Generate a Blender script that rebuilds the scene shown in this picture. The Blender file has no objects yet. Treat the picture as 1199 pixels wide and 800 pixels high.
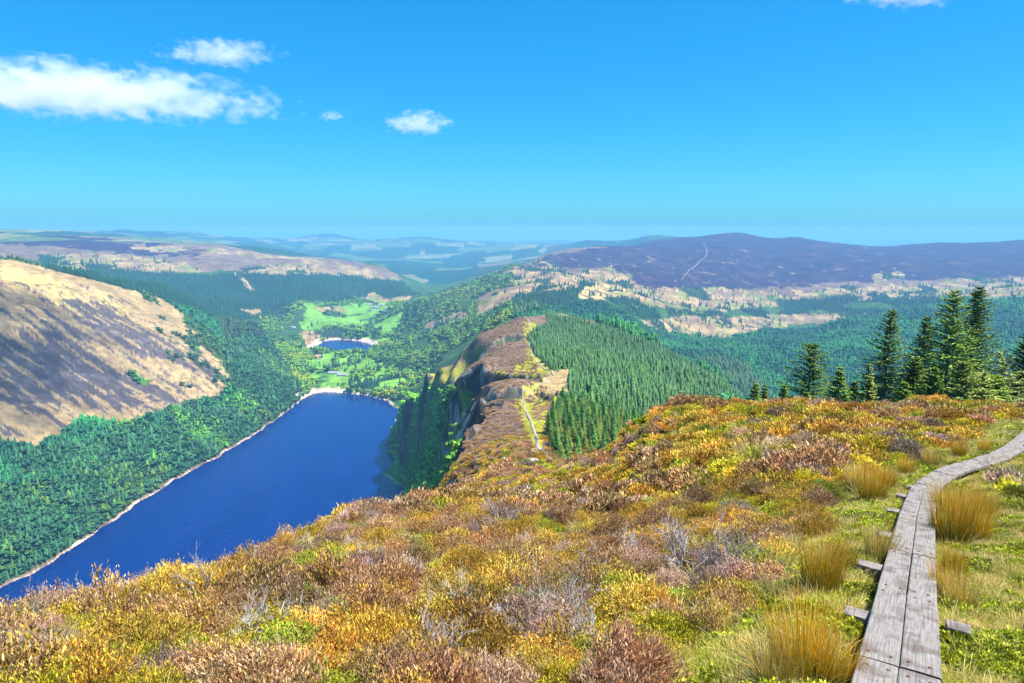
import bpy, math, random
import numpy as np
from mathutils import Vector

# ------------------------------------------------------------------ scene, camera, light
S = bpy.context.scene
S.render.engine = 'CYCLES'
PITCH = math.atan(134 / 800)
CZ = 480.0                      # eye height above the sea, metres
SUN_EL, SUN_AZ = math.radians(62), math.radians(105)     # azimuth clockwise from the viewing direction (+Y)
cam = bpy.data.objects.new('camera', bpy.data.cameras.new('camera'))
S.collection.objects.link(cam)
cam.location = (0, 0, CZ)
cam.rotation_euler = (math.pi / 2 - PITCH, 0, 0)
cam.data.sensor_width = 36; cam.data.lens = 24.02
cam.data.clip_start = 0.05; cam.data.clip_end = 200000
S.camera = cam
W = bpy.data.worlds.new('World'); S.world = W; W.use_nodes = True
nt = W.node_tree; nt.nodes.clear()
sky = nt.nodes.new('ShaderNodeTexSky'); sky.sky_type = 'NISHITA'; sky.sun_disc = False
sky.sun_elevation = SUN_EL; sky.sun_rotation = SUN_AZ; sky.altitude = 300
sky.air_density = 1.0; sky.dust_density = 0.6; sky.ozone_density = 2.5
hs = nt.nodes.new('ShaderNodeHueSaturation'); hs.inputs['Saturation'].default_value = 1.22
mul = nt.nodes.new('ShaderNodeMix'); mul.data_type = 'RGBA'; mul.blend_type = 'MULTIPLY'; mul.inputs[0].default_value = 1
mul.inputs[7].default_value = (0.09, 0.86, 1.36, 1)
bg = nt.nodes.new('ShaderNodeBackground'); bg.inputs[1].default_value = 0.106
wo = nt.nodes.new('ShaderNodeOutputWorld')
gm = nt.nodes.new('ShaderNodeGamma'); gm.inputs[1].default_value = 0.68
nt.links.new(sky.outputs[0], gm.inputs[0]); nt.links.new(gm.outputs[0], hs.inputs['Color']); se = nt.nodes.new('ShaderNodeSeparateColor'); co_ = nt.nodes.new('ShaderNodeCombineColor'); pw = nt.nodes.new('ShaderNodeMath'); pw.operation = 'POWER'; pw.inputs[1].default_value = 1.9
nt.links.new(hs.outputs[0], se.inputs[0]); nt.links.new(se.outputs[0], pw.inputs[0]); nt.links.new(pw.outputs[0], co_.inputs[0]); nt.links.new(se.outputs[1], co_.inputs[1]); nt.links.new(se.outputs[2], co_.inputs[2])
nt.links.new(co_.outputs[0], mul.inputs[6])
nt.links.new(mul.outputs[2], bg.inputs[0]); nt.links.new(bg.outputs[0], wo.inputs[0])
sl = bpy.data.lights.new('sun', 'SUN'); sl.energy = 5.0; sl.angle = math.radians(0.5); sl.color = (1, 0.95, 0.87)
sun = bpy.data.objects.new('sun', sl); S.collection.objects.link(sun)
SUNV = Vector((math.sin(SUN_AZ) * math.cos(SUN_EL), math.cos(SUN_AZ) * math.cos(SUN_EL), math.sin(SUN_EL)))
sun.rotation_euler = SUNV.to_track_quat('Z', 'Y').to_euler()
S.view_settings.view_transform = 'Standard'; S.view_settings.look = 'None'
S.view_settings.gamma = 1; S.view_settings.exposure = 1.2; S.view_settings.use_curve_mapping = False
S.cycles.use_denoising = True; S.cycles.max_bounces = 8; S.cycles.diffuse_bounces = 3
S.cycles.glossy_bounces = 2; S.cycles.transmission_bounces = 3; S.cycles.transparent_max_bounces = 6
S.cycles.volume_bounces = 5; S.cycles.volume_max_steps = 256
S.cycles.use_adaptive_sampling = True; S.cycles.adaptive_threshold = 0.02

rng = np.random.default_rng(7); random.seed(7)
R = math.radians
COL = S.collection

# ------------------------------------------------------------------ small helpers
def tag(o, label=None, cat=None, group=None, kind=None):
    if label: o['label'] = label
    if cat: o['category'] = cat
    if group: o['group'] = group
    if kind: o['kind'] = kind
    return o
def empty(name, loc, rz=0):
    o = bpy.data.objects.new(name, None); COL.objects.link(o); o.location = loc; o.rotation_euler = (0, 0, rz)
    o.empty_display_size = 0.2
    return o
def make_mesh(name, V, faces=None, quads=None, tris=None, smooth=False):
    me = bpy.data.meshes.new(name)
    V = np.asarray(V, dtype=np.float32)
    if faces is not None:
        me.from_pydata([tuple(map(float, v)) for v in V], [], faces)
    else:
        q = np.zeros((0, 4), np.int32) if quads is None else np.asarray(quads, np.int32)
        t = np.zeros((0, 3), np.int32) if tris is None else np.asarray(tris, np.int32)
        me.vertices.add(len(V)); me.vertices.foreach_set('co', V.ravel())
        nl = len(q) * 4 + len(t) * 3
        me.loops.add(nl); me.loops.foreach_set('vertex_index', np.concatenate([q.ravel(), t.ravel()]))
        me.polygons.add(len(q) + len(t))
        ls = np.concatenate([np.arange(len(q)) * 4, len(q) * 4 + np.arange(len(t)) * 3])
        me.polygons.foreach_set('loop_start', ls.astype(np.int32))
        me.update(calc_edges=True)
    if smooth: me.polygons.foreach_set('use_smooth', np.ones(len(me.polygons), bool))
    me.update()
    return me
def add_col(me, name, C):
    a = me.attributes.new(name, 'FLOAT_COLOR', 'POINT')
    C = np.asarray(C, np.float32)
    if C.shape[1] == 3: C = np.hstack([C, np.ones((len(C), 1), np.float32)])
    a.data.foreach_set('color', np.ascontiguousarray(C).ravel())
def link(name, me, mat, parent=None, loc=None):
    o = bpy.data.objects.new(name, me); COL.objects.link(o)
    if mat and not me.materials: me.materials.append(mat)
    if parent: o.parent = parent
    if loc is not None: o.location = loc
    return o

# noise in numpy ------------------------------------------------------
def _h(ix, iy, s):
    n = (ix * 374761393 + iy * 668265263 + s * 1442695041) & 0xFFFFFFFF
    n = ((n ^ (n >> 13)) * 1274126177) & 0xFFFFFFFF
    n = n ^ (n >> 16)
    return n.astype(np.float64) / 4294967295.0
def vnoise(x, y, s=0):
    xi = np.floor(x).astype(np.int64); yi = np.floor(y).astype(np.int64)
    xf = x - xi; yf = y - yi
    def g(a, b):
        t = _h(xi + a, yi + b, s) * 6.28318
        return np.cos(t) * (xf - a) + np.sin(t) * (yf - b)
    u = xf * xf * xf * (xf * (xf * 6 - 15) + 10); v = yf * yf * yf * (yf * (yf * 6 - 15) + 10)
    return (g(0, 0) * (1 - u) + g(1, 0) * u) * (1 - v) + (g(0, 1) * (1 - u) + g(1, 1) * u) * v
def fbm(x, y, oct=4, s=0, gain=0.5):
    a, f, t = 1.0, 1.0, 0
    for k in range(oct):
        t = t + a * vnoise(x * f + 13.7 * k, y * f - 7.1 * k, s + k); a *= gain; f *= 2.03
    return t
def ridged(x, y, oct=4, s=0):
    a, f, t = 1.0, 1.0, 0
    for k in range(oct):
        t = t + a * (1 - 2.6 * np.abs(vnoise(x * f + 5.3 * k, y * f + 9.1 * k, s + k))); a *= 0.5; f *= 2.1
    return t / 1.9
def sstep(a, b, x):
    t = np.clip((x - a) / (b - a), 0, 1); return t * t * (3 - 2 * t)

# ------------------------------------------------------------------ survey: sightings (picture point + distance) -> ground positions
sp, cp = math.sin(PITCH), math.cos(PITCH)
def ray(px, py):
    a = (px - 599.5) / 800; b = (400 - py) / 800
    return a, cp + b * sp, -sp + b * cp
def project(x, y, z):
    """plan position and drop below the eye -> sighting angles"""
    dz = z
    zc = y * cp - dz * sp
    yc = y * sp + dz * cp
    zc = np.where(zc < 0.05, 0.05, zc)
    return 599.5 + 800 * x / zc, 400 - 800 * yc / zc, zc
CP = []       # x, y, drop below eye
def P(px, py, Z):
    a, b, c = ray(px, py); CP.append((a * Z, b * Z, -c * Z))
def PD(px, py, drop):
    a, b, c = ray(px, py); Z = drop / -c; CP.append((a * Z, b * Z, drop)); return a * Z, b * Z
def PZ(px, Z, drop):
    a = (px - 599.5) / 800; CP.append((a * Z, Z * 0.985, drop))
def G(x, y, d): CP.append((x, y, d))
FG = [(1040,800,3.9),(1060,690,6.0),(1075,618,8.9),(1075,584,11.8),(1090,556,15),
 (1199,800,4.0),(1199,700,6.0),(1199,620,9.0),(1199,560,13),(1199,515,19),(1199,490,27),(1199,480,33),
 (1350,800,4.1),(1400,700,6.2),(1400,600,10),(1400,530,17),(1400,490,28),
 (950,800,3.9),(950,700,5.8),(950,620,9.2),(950,560,13.5),(950,520,19),(950,490,26),(950,472,33),
 (1080,490,26),(1080,473,34),(850,800,4.0),(850,700,6.1),(850,620,10),(850,560,15),(850,520,21),(850,490,28),(850,472,34),
 (780,620,11),(780,560,18),(780,520,25),(780,490,31),(785,476,34),
 (720,800,4.1),(720,700,6.5),(720,620,12),(720,575,20),(722,550,30),(728,520,35),(738,504,36),
 (705,532,40),(680,546,48),(650,554,62),
 (600,800,4.2),(600,700,6.9),(600,640,11.5),(600,600,19),(600,577,35),(600,561,65),(605,551,100),(625,543,118),
 (500,800,4.2),(500,700,6.9),(500,640,11),(500,602,19),(500,586,32),(550,600,19.5),(555,566,60),
 (400,800,4.1),(400,700,6.6),(400,640,11),(400,622,17),(450,604,24),
 (300,800,4.0),(300,700,6.4),(300,663,9.5),(300,652,12),
 (200,800,3.9),(200,706,6.2),(200,679,9),
 (100,803,3.8),(100,734,5.3),(100,699,8),
 (0,806,3.6),(0,760,4.7),(0,738,6.8),(-150,812,3.4),(-150,765,5.5)]
for f in FG: P(*f)
# the ground falls away beyond the brow
for px, rows in {-150:[(9,8),(20,20),(60,60),(150,140),(280,275)], 0:[(10,6.6),(20,16),(60,52),(150,138),(260,250)],
                 100:[(12,7.5),(25,19),(70,58),(170,150),(300,280)], 200:[(13,8.4),(28,20),(70,55),(170,140),(320,260)],
                 300:[(17,9.6),(35,22),(80,55),(180,130),(330,230),(560,335)], 400:[(25,13),(45,25),(90,53),(190,118),(340,190),(560,290)],
                 450:[(33,17),(60,31),(120,60),(220,110),(380,180)],
                 500:[(45,20),(80,37),(140,66),(240,112),(360,160)], 545:[(75,32),(120,52)],
                 640:[(75,31),(95,36)], 685:[(60,26),(90,36),(150,57)], 740:[(45,15),(70,27),(130,50)],
                 800:[(42,13),(70,26),(140,55),(250,85)], 900:[(42,13),(75,27),(160,62),(300,110),(500,152),(700,215),(1000,290)],
                 1000:[(42,13),(75,26),(160,66),(300,130),(500,190),(700,260),(1000,315)],
                 1120:[(42,13),(75,25),(160,66),(300,135),(500,205),(800,280)],
                 1250:[(42,14),(75,25),(160,66),(300,135),(500,205),(900,275)]}.items():
    for Z, d in rows: PZ(px, Z, d)
# the long ridge with its path, the heather blocks and the crags above the lake
RIDGE = [(628,527,150),(622,500,210),(616,475,300),(614,462,350),(640,447,430),(656,436,470),(637,430,510),(620,420,560),(617,400,660),
 (621,385,760),(615,371,850),
 (600,500,222),(570,512,228),(552,535,190),(562,482,305),(582,467,335),(545,545,165),(590,545,125),
 (600,440,470),(628,438,480),(575,440,480),(556,437,500),(590,420,560),(570,416,600),(562,425,560),(595,403,650),
 (600,376,850),(575,388,800),(555,400,780),
 (530,447,640),(520,440,750),(510,437,850),(497,448,900),(530,425,780),(545,408,800),
 (475,470,1000),(462,490,1090),(458,520,1040),(490,500,900),(480,530,870),(510,520,700),(500,475,850),
 (520,480,620),(545,470,480),(535,500,450),(520,540,520),(500,560,620),(480,575,700),(530,555,430),
 (600,450,400),(575,455,410),(555,470,430),
 (560,500,265),(548,520,225)]
for f in RIDGE: P(*f)
for f in [(530,440,800),(520,451,815),(505,448,880),(540,430,770),(550,441,735),(535,420,800),(520,430,850),(512,440,880),(550,405,820)]: P(*f)
for px, Z, d in [(500,985,240),(520,985,222),(540,985,195),(480,1050,275),(560,1010,178),(465,1130,310),(500,1100,275),(530,1100,240),(590,1010,160)]: PZ(px, Z, d)
# broad shoulder to the right of the ridge
for f in [(660,480,255),(640,500,210),(700,500,240),(740,480,320),(700,450,430),(780,475,370),(700,420,600),(760,440,520),(820,466,480),
          (660,395,780),(655,370,900),(700,379,850),(740,393,800),(780,411,760),(830,441,700),(865,466,640),(670,400,740)]: P(*f)
for px, rows in {640:[(1100,165)], 700:[(1050,170),(1350,235),(1600,235)], 760:[(950,180),(1250,255),(1600,280)], 830:[(850,205),(1100,275)]}.items():
    for Z, d in rows: PZ(px, Z, d)
# wooded spur beyond, tan saddle, dark mountain
for f in [(600,312,3000),(560,328,2800),(520,343,2600),(490,352,2500),(460,372,2400),(445,383,2350),
          (520,385,2000),(560,370,1950),(560,350,2300),(530,405,1700),(500,420,1650),(560,395,1500),(590,374,1250),(610,360,1500),(650,345,1900),(480,395,2150),
          (650,325,2500),(620,330,2600),(690,335,2300),(600,340,2200)]: P(*f)
for px, Z, d in [(500,3400,345),(545,3500,320),(590,3800,270)]: PZ(px, Z, d)
for f in [(730,360,1900),(760,355,2300),(800,385,2000),(850,390,2150),(850,420,1500),(900,400,1800),(900,440,1450),(1000,465,1300),(1000,385,1950),
          (1100,371,2000),(1199,353,2100),(1199,460,1200),(1100,430,1550),(1300,340,2200),(1300,450,1250),
          (950,387,2350),(900,370,2500),(900,350,2800),(900,340,3000),(900,320,3500),(900,300,4100),(900,282,4800),(870,273.5,5200),(930,277,5100),
          (1100,352,2700),(1100,340,3000),(1100,310,3700),(1100,287,4600),(1199,335,3000),(1199,310,3600),(1199,283,4600),(1300,283,4500),
          (1000,368,2500),(1000,340,2950),(1000,310,3700),(1000,288,4700),
          (800,365,2400),(800,345,2700),(800,330,3000),(800,310,3500),(800,290,4300),(800,281,4900),(840,274.5,5200),
          (700,340,2450),(700,325,2800),(700,310,3300),(700,292,3900),(650,300,3700),(650,312,3200),(750,286,4500)]: P(*f)
for px in (700, 900, 1100, 1300): PZ(px, 6200, 260); PZ(px, 9000, 330)
# valley beyond the spur and the far hills
for f in [(500,336,4200),(545,325,4500),(580,317,4700),(440,332,4200),(460,318,5200),(400,302,6500),(450,312,5500),(550,312,5800),(500,300,7500),(600,300,7000),
          (640,291,8500),(620,289,8000),(690,284,7500),(770,280,7000),(820,282,6800),
          (40,275,8500),(110,273.5,9000),(170,270.5,10000),(230,274,9500),(290,279,10000),(340,281,10500),(385,275.5,11000),(430,283,11000),(470,282,11500),(505,279,12000),(560,284,12500),(620,286,13000),(700,287,13500),
          (350,292,8000),(250,287,7500)]: P(*f)
for px in range(-300, 1501, 200):
    PZ(px, 16500, 425); PZ(px, 20000, 465); PZ(px, 24000, 500)
    if px < 700: PZ(px, 14000, 400)
# hillside left of the lake, moor hill behind it
for f in [(0,600,740),(0,520,850),(0,450,980),(0,380,1130),(0,340,1250),(0,304,1400),
          (100,560,850),(100,490,980),(100,420,1150),(100,370,1300),(100,326,1500),
          (200,520,1010),(200,470,1120),(200,420,1280),(200,380,1450),(200,347,1700),
          (300,470,1280),(300,440,1420),(300,410,1650),(250,370,1750),(300,388,1850),(335,405,1900),(350,440,1570),
          (0,272.5,3800),(-200,270,3800),(60,278,3700),(150,285,3800),(260,290,3900),(330,300,4000),(400,305,4100),(440,313,4000),(480,328,3900),
          (0,290,3200),(100,305,3000),(200,318,2900),(300,318,3100),(380,320,3300),(450,330,3500),(472,345,3200),
          (300,345,2800),(380,350,2900),(230,335,2600),(300,365,2500),(350,370,2500),(150,325,2500)]: P(*f)
for px, Z, d in [(0,1900,130),(100,2050,190),(200,2150,240),(280,2250,300),(-200,1500,40),(-200,1100,90),(-200,850,200)]: PZ(px, Z, d)
for px, py, d in [(400,450,346),(440,440,345),(370,425,346),(440,425,345),(355,385,345),(400,385,346),(445,395,344),(330,380,342),
                  (400,372,343),(430,362,340),(480,447,338),(460,455,344),(350,395,346)]: PD(px, py, d)
for g in [(-520,400,350),(-505,100,350),(-500,-100,345),(-800,400,150),(-1100,500,50),(-800,0,150),(-1100,0,50),(-1300,1100,40),(-400,-150,335),(-350,-400,300),
          (0,-.1,1.75),(0,-5,1.1),(0,-20,-1),(30,-30,-2),(-5,-3,2.1),(4,0,1.6),(10,0,1.2),(-20,-30,8),(100,-100,5),(300,-300,10),(-100,-100,80),(-300,-600,200),(1000,-1000,100),(0,-3000,100),
          (3000,0,100),(2500,700,200),(800,200,200),(300,50,75),(100,20,22),(40,8,5),(5000,3000,100),(-3000,0,50),(-3000,-3000,0),(-4000,2500,30),
          (-20,5,14),(-60,10,48),(-150,20,150),(-100,200,165),(-110,400,215),(-110,560,262),(-8000,8000,200),(8000,6000,300),(-12000,0,200),(12000,0,300),(0,-12000,200)]: G(*g)
CP = np.array(CP)
LS = 0.33
def uv(x, y):
    r = np.hypot(x, y); return np.arctan2(x, y), LS * np.log(np.maximum(r, 1.0))
EYE = 1.75
Lk_px = [(0,690),(50,665),(100,632),(150,597),(200,565),(250,538),(300,508),(340,478),(352,468),(365,461),(380,459),(400,459.5),(430,463),(450,468),(468,481),
         (465,495),(453,512),(452,522),(456,532),(461,541),(449,554),(457,563),(471,572),(465,587),(451,606),(443,612)]
def plane_pts(L, drop=350.0):
    out = []
    for px, py in L:
        a, b, c = ray(px, py); Z = drop / -c; out.append((a * Z, b * Z))
    return out
LAKE1 = plane_pts(Lk_px) + [(-165,690),(-172,600),(-190,450),(-205,300),(-232,150),(-262,0),(-330,-90),(-430,-80),(-495,20),(-508,200),(-520,400),(-515,520)]
LAKE2 = plane_pts([(365,409),(371,404),(379,399.5),(388,398.5),(400,398),(414,398.5),(425,400.5),(434,403.5),(439,407),(442,411),(436,413),(425,413.5),(410,413),(395,413.5),(383,413.5),(372,412)])
def densify(poly, step, amp, seed):
    P_ = np.array(poly); out = []
    for i in range(len(P_)):
        a, b = P_[i], P_[(i + 1) % len(P_)]; n = max(1, int(np.hypot(*(b - a)) / step))
        for k in range(n): out.append(a + (b - a) * k / n)
    out = np.array(out)
    out = out + amp * np.stack([fbm(out[:, 0] / 22, out[:, 1] / 22, 3, seed), fbm(out[:, 0] / 22, out[:, 1] / 22, 3, seed + 9)], 1)
    return out
LAKE1 = densify(LAKE1, 12, 7, 3); LAKE2 = densify(LAKE2, 12, 6, 5)
for L in (LAKE1, LAKE2):
    for p in L[::6]: CP = np.vstack([CP, (p[0], p[1], 349.5)])
U, V_ = uv(CP[:, 0], CP[:, 1]); Rr = np.maximum(np.hypot(CP[:, 0], CP[:, 1]), 0.6)
key = np.round(np.stack([U, V_], 1), 4); _, ui = np.unique(key, axis=0, return_index=True)
U, V_, Rr, CP = U[ui], V_[ui], Rr[ui], CP[ui]
gval = (CP[:, 2] - EYE) / Rr
C2 = 0.012 ** 2
A = np.sqrt((U[:, None] - U[None]) ** 2 + (V_[:, None] - V_[None]) ** 2 + C2)
n = len(U); M = np.zeros((n + 1, n + 1)); M[:n, :n] = A + np.eye(n) * -1e-4; M[:n, n] = 1; M[n, :n] = 1
wts = np.linalg.solve(M, np.append(gval, 0))
def drop0(x, y):
    """smooth surveyed drop below the eye at plan points"""
    x = np.asarray(x, float).ravel(); y = np.asarray(y, float).ravel(); out = np.empty(len(x))
    u, v = uv(x, y); r = np.hypot(x, y)
    for i in range(0, len(x), 20000):
        K = np.sqrt(((u[i:i+20000, None] - U[None]) ** 2 + (v[i:i+20000, None] - V_[None]) ** 2 + C2).astype(np.float32))
        out[i:i+20000] = K @ wts[:n].astype(np.float32) + wts[n]
    return out * r + EYE
def inside(poly, x, y):
    c = np.zeros(x.shape, bool); px, py = poly[:, 0], poly[:, 1]; j = len(poly) - 1
    for i in range(len(poly)):
        if py[i] != py[j]:
            m = ((py[i] > y) != (py[j] > y)) & (x < (px[j] - px[i]) * (y - py[i]) / (py[j] - py[i]) + px[i]); c ^= m
        j = i
    return c
def seg_dist(poly, x, y, closed=True):
    d = np.full(x.shape, 1e9); t_at = np.zeros(x.shape)
    m = len(poly) if closed else len(poly) - 1
    for i in range(m):
        a, b = poly[i], poly[(i + 1) % len(poly)]; ab = b - a; L2 = ab @ ab + 1e-12
        t = np.clip(((x - a[0]) * ab[0] + (y - a[1]) * ab[1]) / L2, 0, 1)
        e = np.hypot(x - a[0] - ab[0] * t, y - a[1] - ab[1] * t)
        k = e < d; d = np.where(k, e, d); t_at = np.where(k, i + t, t_at)
    return d, t_at

# boardwalk centre line, from sightings
def near_hit(px, py, lo=2.0, hi=60):
    a, b, c = ray(px, py); Zs = np.linspace(lo, hi, 900); d = drop0(a * Zs, b * Zs)
    k = np.argmax(-c * Zs > d - 0.05); Z = Zs[k]; return np.array([a * Z, b * Z])
BW = [near_hit(*p) for p in [(1050,800),(1058,742),(1061,700),(1067,655),(1072,620),(1075,596),(1080,577),(1092,563),(1113,551),(1140,542),(1166,534),(1185,525),(1197,516),(1206,508)]]
d0 = BW[0] - BW[2]; d0 /= np.hypot(*d0)
BW = [BW[0] + d0 * 2.9, BW[0] + d0 * 1.4] + BW
d1 = BW[-1] - BW[-2]; d1 /= np.hypot(*d1)
BW = np.array(BW + [BW[-1] + d1 * 3, BW[-1] + d1 * 7 + np.array([1.5, 0]), BW[-1] + d1 * 12 + np.array([4.5, 0])])
BWd = drop0(BW[:, 0], BW[:, 1])

# ------------------------------------------------------------------ terrain grid (polar, finer towards the eye)
th = np.concatenate([np.linspace(-180, -60, 60, endpoint=False), np.linspace(-60, -42, 90, endpoint=False),
                     np.linspace(-42, 42, 1010, endpoint=False), np.linspace(42, 60, 90, endpoint=False), np.linspace(60, 180, 61)])
TH = np.radians(th)
lr = np.concatenate([np.linspace(math.log(.4), math.log(90), 240, endpoint=False),
                     np.linspace(math.log(90), math.log(1300), 540, endpoint=False), np.linspace(math.log(1300), math.log(6000), 250, endpoint=False),
                     np.linspace(math.log(6000), math.log(26000), 70)])
NT, NR = len(TH), len(lr)
RR = np.exp(lr)[:, None]; X = (RR * np.sin(TH)[None]); Y = (RR * np.cos(TH)[None])
x, y = X.ravel(), Y.ravel(); r = np.hypot(x, y)
DR = drop0(x, y)
Dg = DR.reshape(NR, NT)
# steepness of the smooth land
gr = np.gradient(Dg, axis=0) / np.gradient(RR, axis=0)
gt = np.gradient(Dg, axis=1) / (RR * np.gradient(TH)[None])
steep = np.hypot(gr, gt).ravel()
el = 0
# crag and gully relief on the steep flank above the lake
wx, wy = x + 25 * fbm(x / 90, y / 90, 3, 70), y + 25 * fbm(x / 90, y / 90, 3, 80)
crag = sstep(0.75, 1.25, steep) * sstep(120, 260, r) * (1 - sstep(1250, 1500, r)) * (x > -330)
rough = ridged(wx / 75, wy / 75, 5, 11)
qx, qy, qz = project(x, y, -DR); DT_ = np.array([(488,462),(503,435),(528,408),(560,382),(600,366),(650,362),(650,382),(600,404),(560,428),(556,452),(520,460)], float)
dtm = inside(DT_, qx, qy) & (qz > 520) & (qz < 1250); crag = crag * np.where(dtm, .12, 1)
DR = DR + crag * np.maximum(20 - 34 * ridged(wx / 170, wy / 170, 2, 14) - 11 * rough, -3)
# the crags: where the blocks break off, the near side drops
def crag_edge(pts, h, w, d0, d1):
    global DR
    E = np.array([(ray(a_, b_)[0] * z_, ray(a_, b_)[1] * z_) for a_, b_, z_ in pts]); m_ = np.where((np.abs(x - E[:, 0].mean()) < 400) & (np.abs(y - E[:, 1].mean()) < 400) & (r > 150))[0]
    xx, yy = x[m_] + 7 * fbm(x[m_] / 22, y[m_] / 22, 3, 301), y[m_] + 9 * fbm(x[m_] / 22, y[m_] / 22, 3, 302)
    d, tt = seg_dist(E, xx, yy, closed=False); i_ = np.minimum(tt.astype(int), len(E) - 2); ab = E[i_ + 1] - E[i_]
    side = ab[:, 0] * (yy - E[i_, 1]) - ab[:, 1] * (xx - E[i_, 0]); d = np.where(side > 0, d, -d)
    hh = np.interp(tt, np.arange(len(E)), h); end = ((tt <= 0.001) | (tt >= len(E) - 1.001)) * .9
    DR[m_] += hh * sstep(-2, w, d) * (1 - sstep(d0, d1, d)) * (1 - end * sstep(0, 25, np.abs(d)))
crag_edge([(607,456,395),(580,465,382),(560,472,374),(540,482,368)], [3,16,26,30], 8, 12, 60)
crag_edge([(645,441,470),(600,440,488),(575,440,505),(556,439,528),(532,443,570)], [2,18,30,40,45], 12, 18, 65)
crag_edge([(620,378,760),(595,385,740),(570,396,720),(545,410,700)], [2,18,20,6], 12, 18, 55)
crag_edge([(556,452,700),(543,460,760),(523,457,820),(505,452,880),(494,456,925),(484,466,980),(468,486,1040),(454,506,1100)], [10,30,55,70,75,60,35,5], 30, 45, 120)
# strata ledges
DR = DR - crag * 5 * np.sin((DR + 14 * fbm(x / 60, y / 60, 2, 5)) / 9.0) * 0.6
amp = np.interp(np.log(r), np.log([3, 20, 60, 130, 300, 1200, 4000, 20000]), [0.10, 0.16, .45, 1.0, 1.6, 5, 22, 50])
wl = np.interp(np.log(r), np.log([3, 20, 60, 130, 300, 1200, 4000, 20000]), [1.6, 2.6, 8, 18, 45, 130, 500, 2600])
nsum = 0
for (w, a0, a1) in [(1.7, 1, 60), (6, 12, 200), (25, 60, 900), (120, 300, 5000), (550, 1500, 12000), (2500, 6000, 40000)]:
    m = sstep(math.log(a0 * .5), math.log(a0 * 1.5), np.log(r)) * (1 - sstep(math.log(a1 * .8), math.log(a1 * 2.4), np.log(r)))
    if m.max() > 0: nsum = nsum + m * w * 0.085 * fbm(x / w, y / w, 5 if w < 1000 else 4, int(w * 7))
flank = 1 - 0.6 * sstep(3000, 5000, r) + .35 * sstep(6500, 8500, r)
DR = DR - nsum * flank * np.where(r > 60, 0.8, 1.15)
DR = DR + 0.16 * (1 - sstep(50, 120, r))
# bed under the boardwalk
near = np.where(r < 60)[0]
bd, bt = seg_dist(BW, x[near], y[near], closed=False)
line_drop = np.interp(bt, np.arange(len(BW)), BWd)
k = 1 - sstep(0.45, 1.3, bd)
DR[near] = DR[near] * (1 - k) + (line_drop + 0.13 + 0.02 * fbm(x[near] * 3, y[near] * 3, 3, 2)) * k
# lakes
for L in (LAKE1, LAKE2):
    cx = (x > L[:, 0].min() - 90) & (x < L[:, 0].max() + 90) & (y > L[:, 1].min() - 90) & (y < L[:, 1].max() + 90)
    ii = np.where(cx)[0]
    d, _ = seg_dist(L, x[ii], y[ii]); ins = inside(L, x[ii], y[ii])
    sh = DR[ii]
    out_h = np.minimum(sh, 349.4 - 0.06 * d)             # never below the water level next to the shore
    out_h = out_h * sstep(0, 26, d) + (349.6 - 0.16 * d) * (1 - sstep(0, 26, d))
    DR[ii] = np.where(ins, 350.3 + np.minimum(d * .4, 14), out_h)
fl = (y > 1200) & (y < 4200) & (DR > 347) & ~(inside(LAKE2, x, y)) & ~(inside(LAKE1, x, y)) & (x > -900) & (x < 200)
DR = np.where(fl, 347 + (DR - 347) * .05, DR)
Z = CZ - DR
Z = np.where(r > 24500, -12, Z)
Z = np.where((r > 150) & (Z > 486), 486 - 6 * np.exp(-(Z - 486) / 60) + 3 * fbm(x / 300, y / 300, 3, 9), Z)
ZG = Z.reshape(NR, NT)
def ground(px_, py_):
    """terrain height at plan points"""
    px_ = np.atleast_1d(np.asarray(px_, float)); py_ = np.atleast_1d(np.asarray(py_, float))
    rr = np.maximum(np.hypot(px_, py_), .41); t = np.arctan2(px_, py_)
    fi = np.interp(np.log(rr), lr, np.arange(NR)); fj = np.interp(t, TH, np.arange(NT))
    i = np.minimum(fi.astype(int), NR - 2); j = np.minimum(fj.astype(int), NT - 2); a = fi - i; b = fj - j
    return (ZG[i, j] * (1 - a) * (1 - b) + ZG[i + 1, j] * a * (1 - b) + ZG[i, j + 1] * (1 - a) * b + ZG[i + 1, j + 1] * a * b)
def hit(px, py, lo=2.5, hi=26000, n=4000):
    """first ground met by a sight line"""
    a, b, c = ray(px, py); Zs = np.exp(np.linspace(math.log(lo), math.log(hi), n)); g = ground(a * Zs, b * Zs)
    ok = g >= CZ + c * Zs
    k = np.argmax(ok) if ok.any() else n - 1
    return np.array([a * Zs[k], b * Zs[k], g[k]]), Zs[k]
HX, HY, HZ = project(x, y, Z - CZ)
SCREEN_STEEP = None
gr = np.gradient(ZG, axis=0) / np.gradient(RR, axis=0); gt = np.gradient(ZG, axis=1) / (RR * np.gradient(TH)[None])
STG = np.hypot(gr, gt); ST = STG.ravel()

# ------------------------------------------------------------------ land cover
def poly_mask(pts, hx, hy, hz, z0, z1, jitter=0, nx=None, ny=None):
    pts = np.array(pts, float)
    X_, Y_ = hx, hy
    if jitter: X_ = hx + jitter * nx; Y_ = hy + jitter * 0.6 * ny
    m = np.zeros(hx.shape, bool)
    bb = (X_ > pts[:, 0].min()) & (X_ < pts[:, 0].max()) & (Y_ > pts[:, 1].min()) & (Y_ < pts[:, 1].max()) & (hz > z0) & (hz < z1)
    ii = np.where(bb)[0]
    m[ii] = inside(pts, X_[ii], Y_[ii]); return m
LAND = {   # name: (colour, [(outline, nearest, farthest)], jitter)
 'moor':   ((.17,.125,.10), []),
}
c_brown = (.15,.105,.085); c_tan = (.33,.23,.12); c_pink = (.31,.225,.115); c_lime = (.26,.26,.03); c_floor = (.022,.045,.02)
c_purple = (.032,.016,.052); c_rock = (.16,.155,.15); c_scree = (.042,.045,.045); c_field = (.13,.30,.035); c_wood = (.035,.085,.022)
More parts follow.
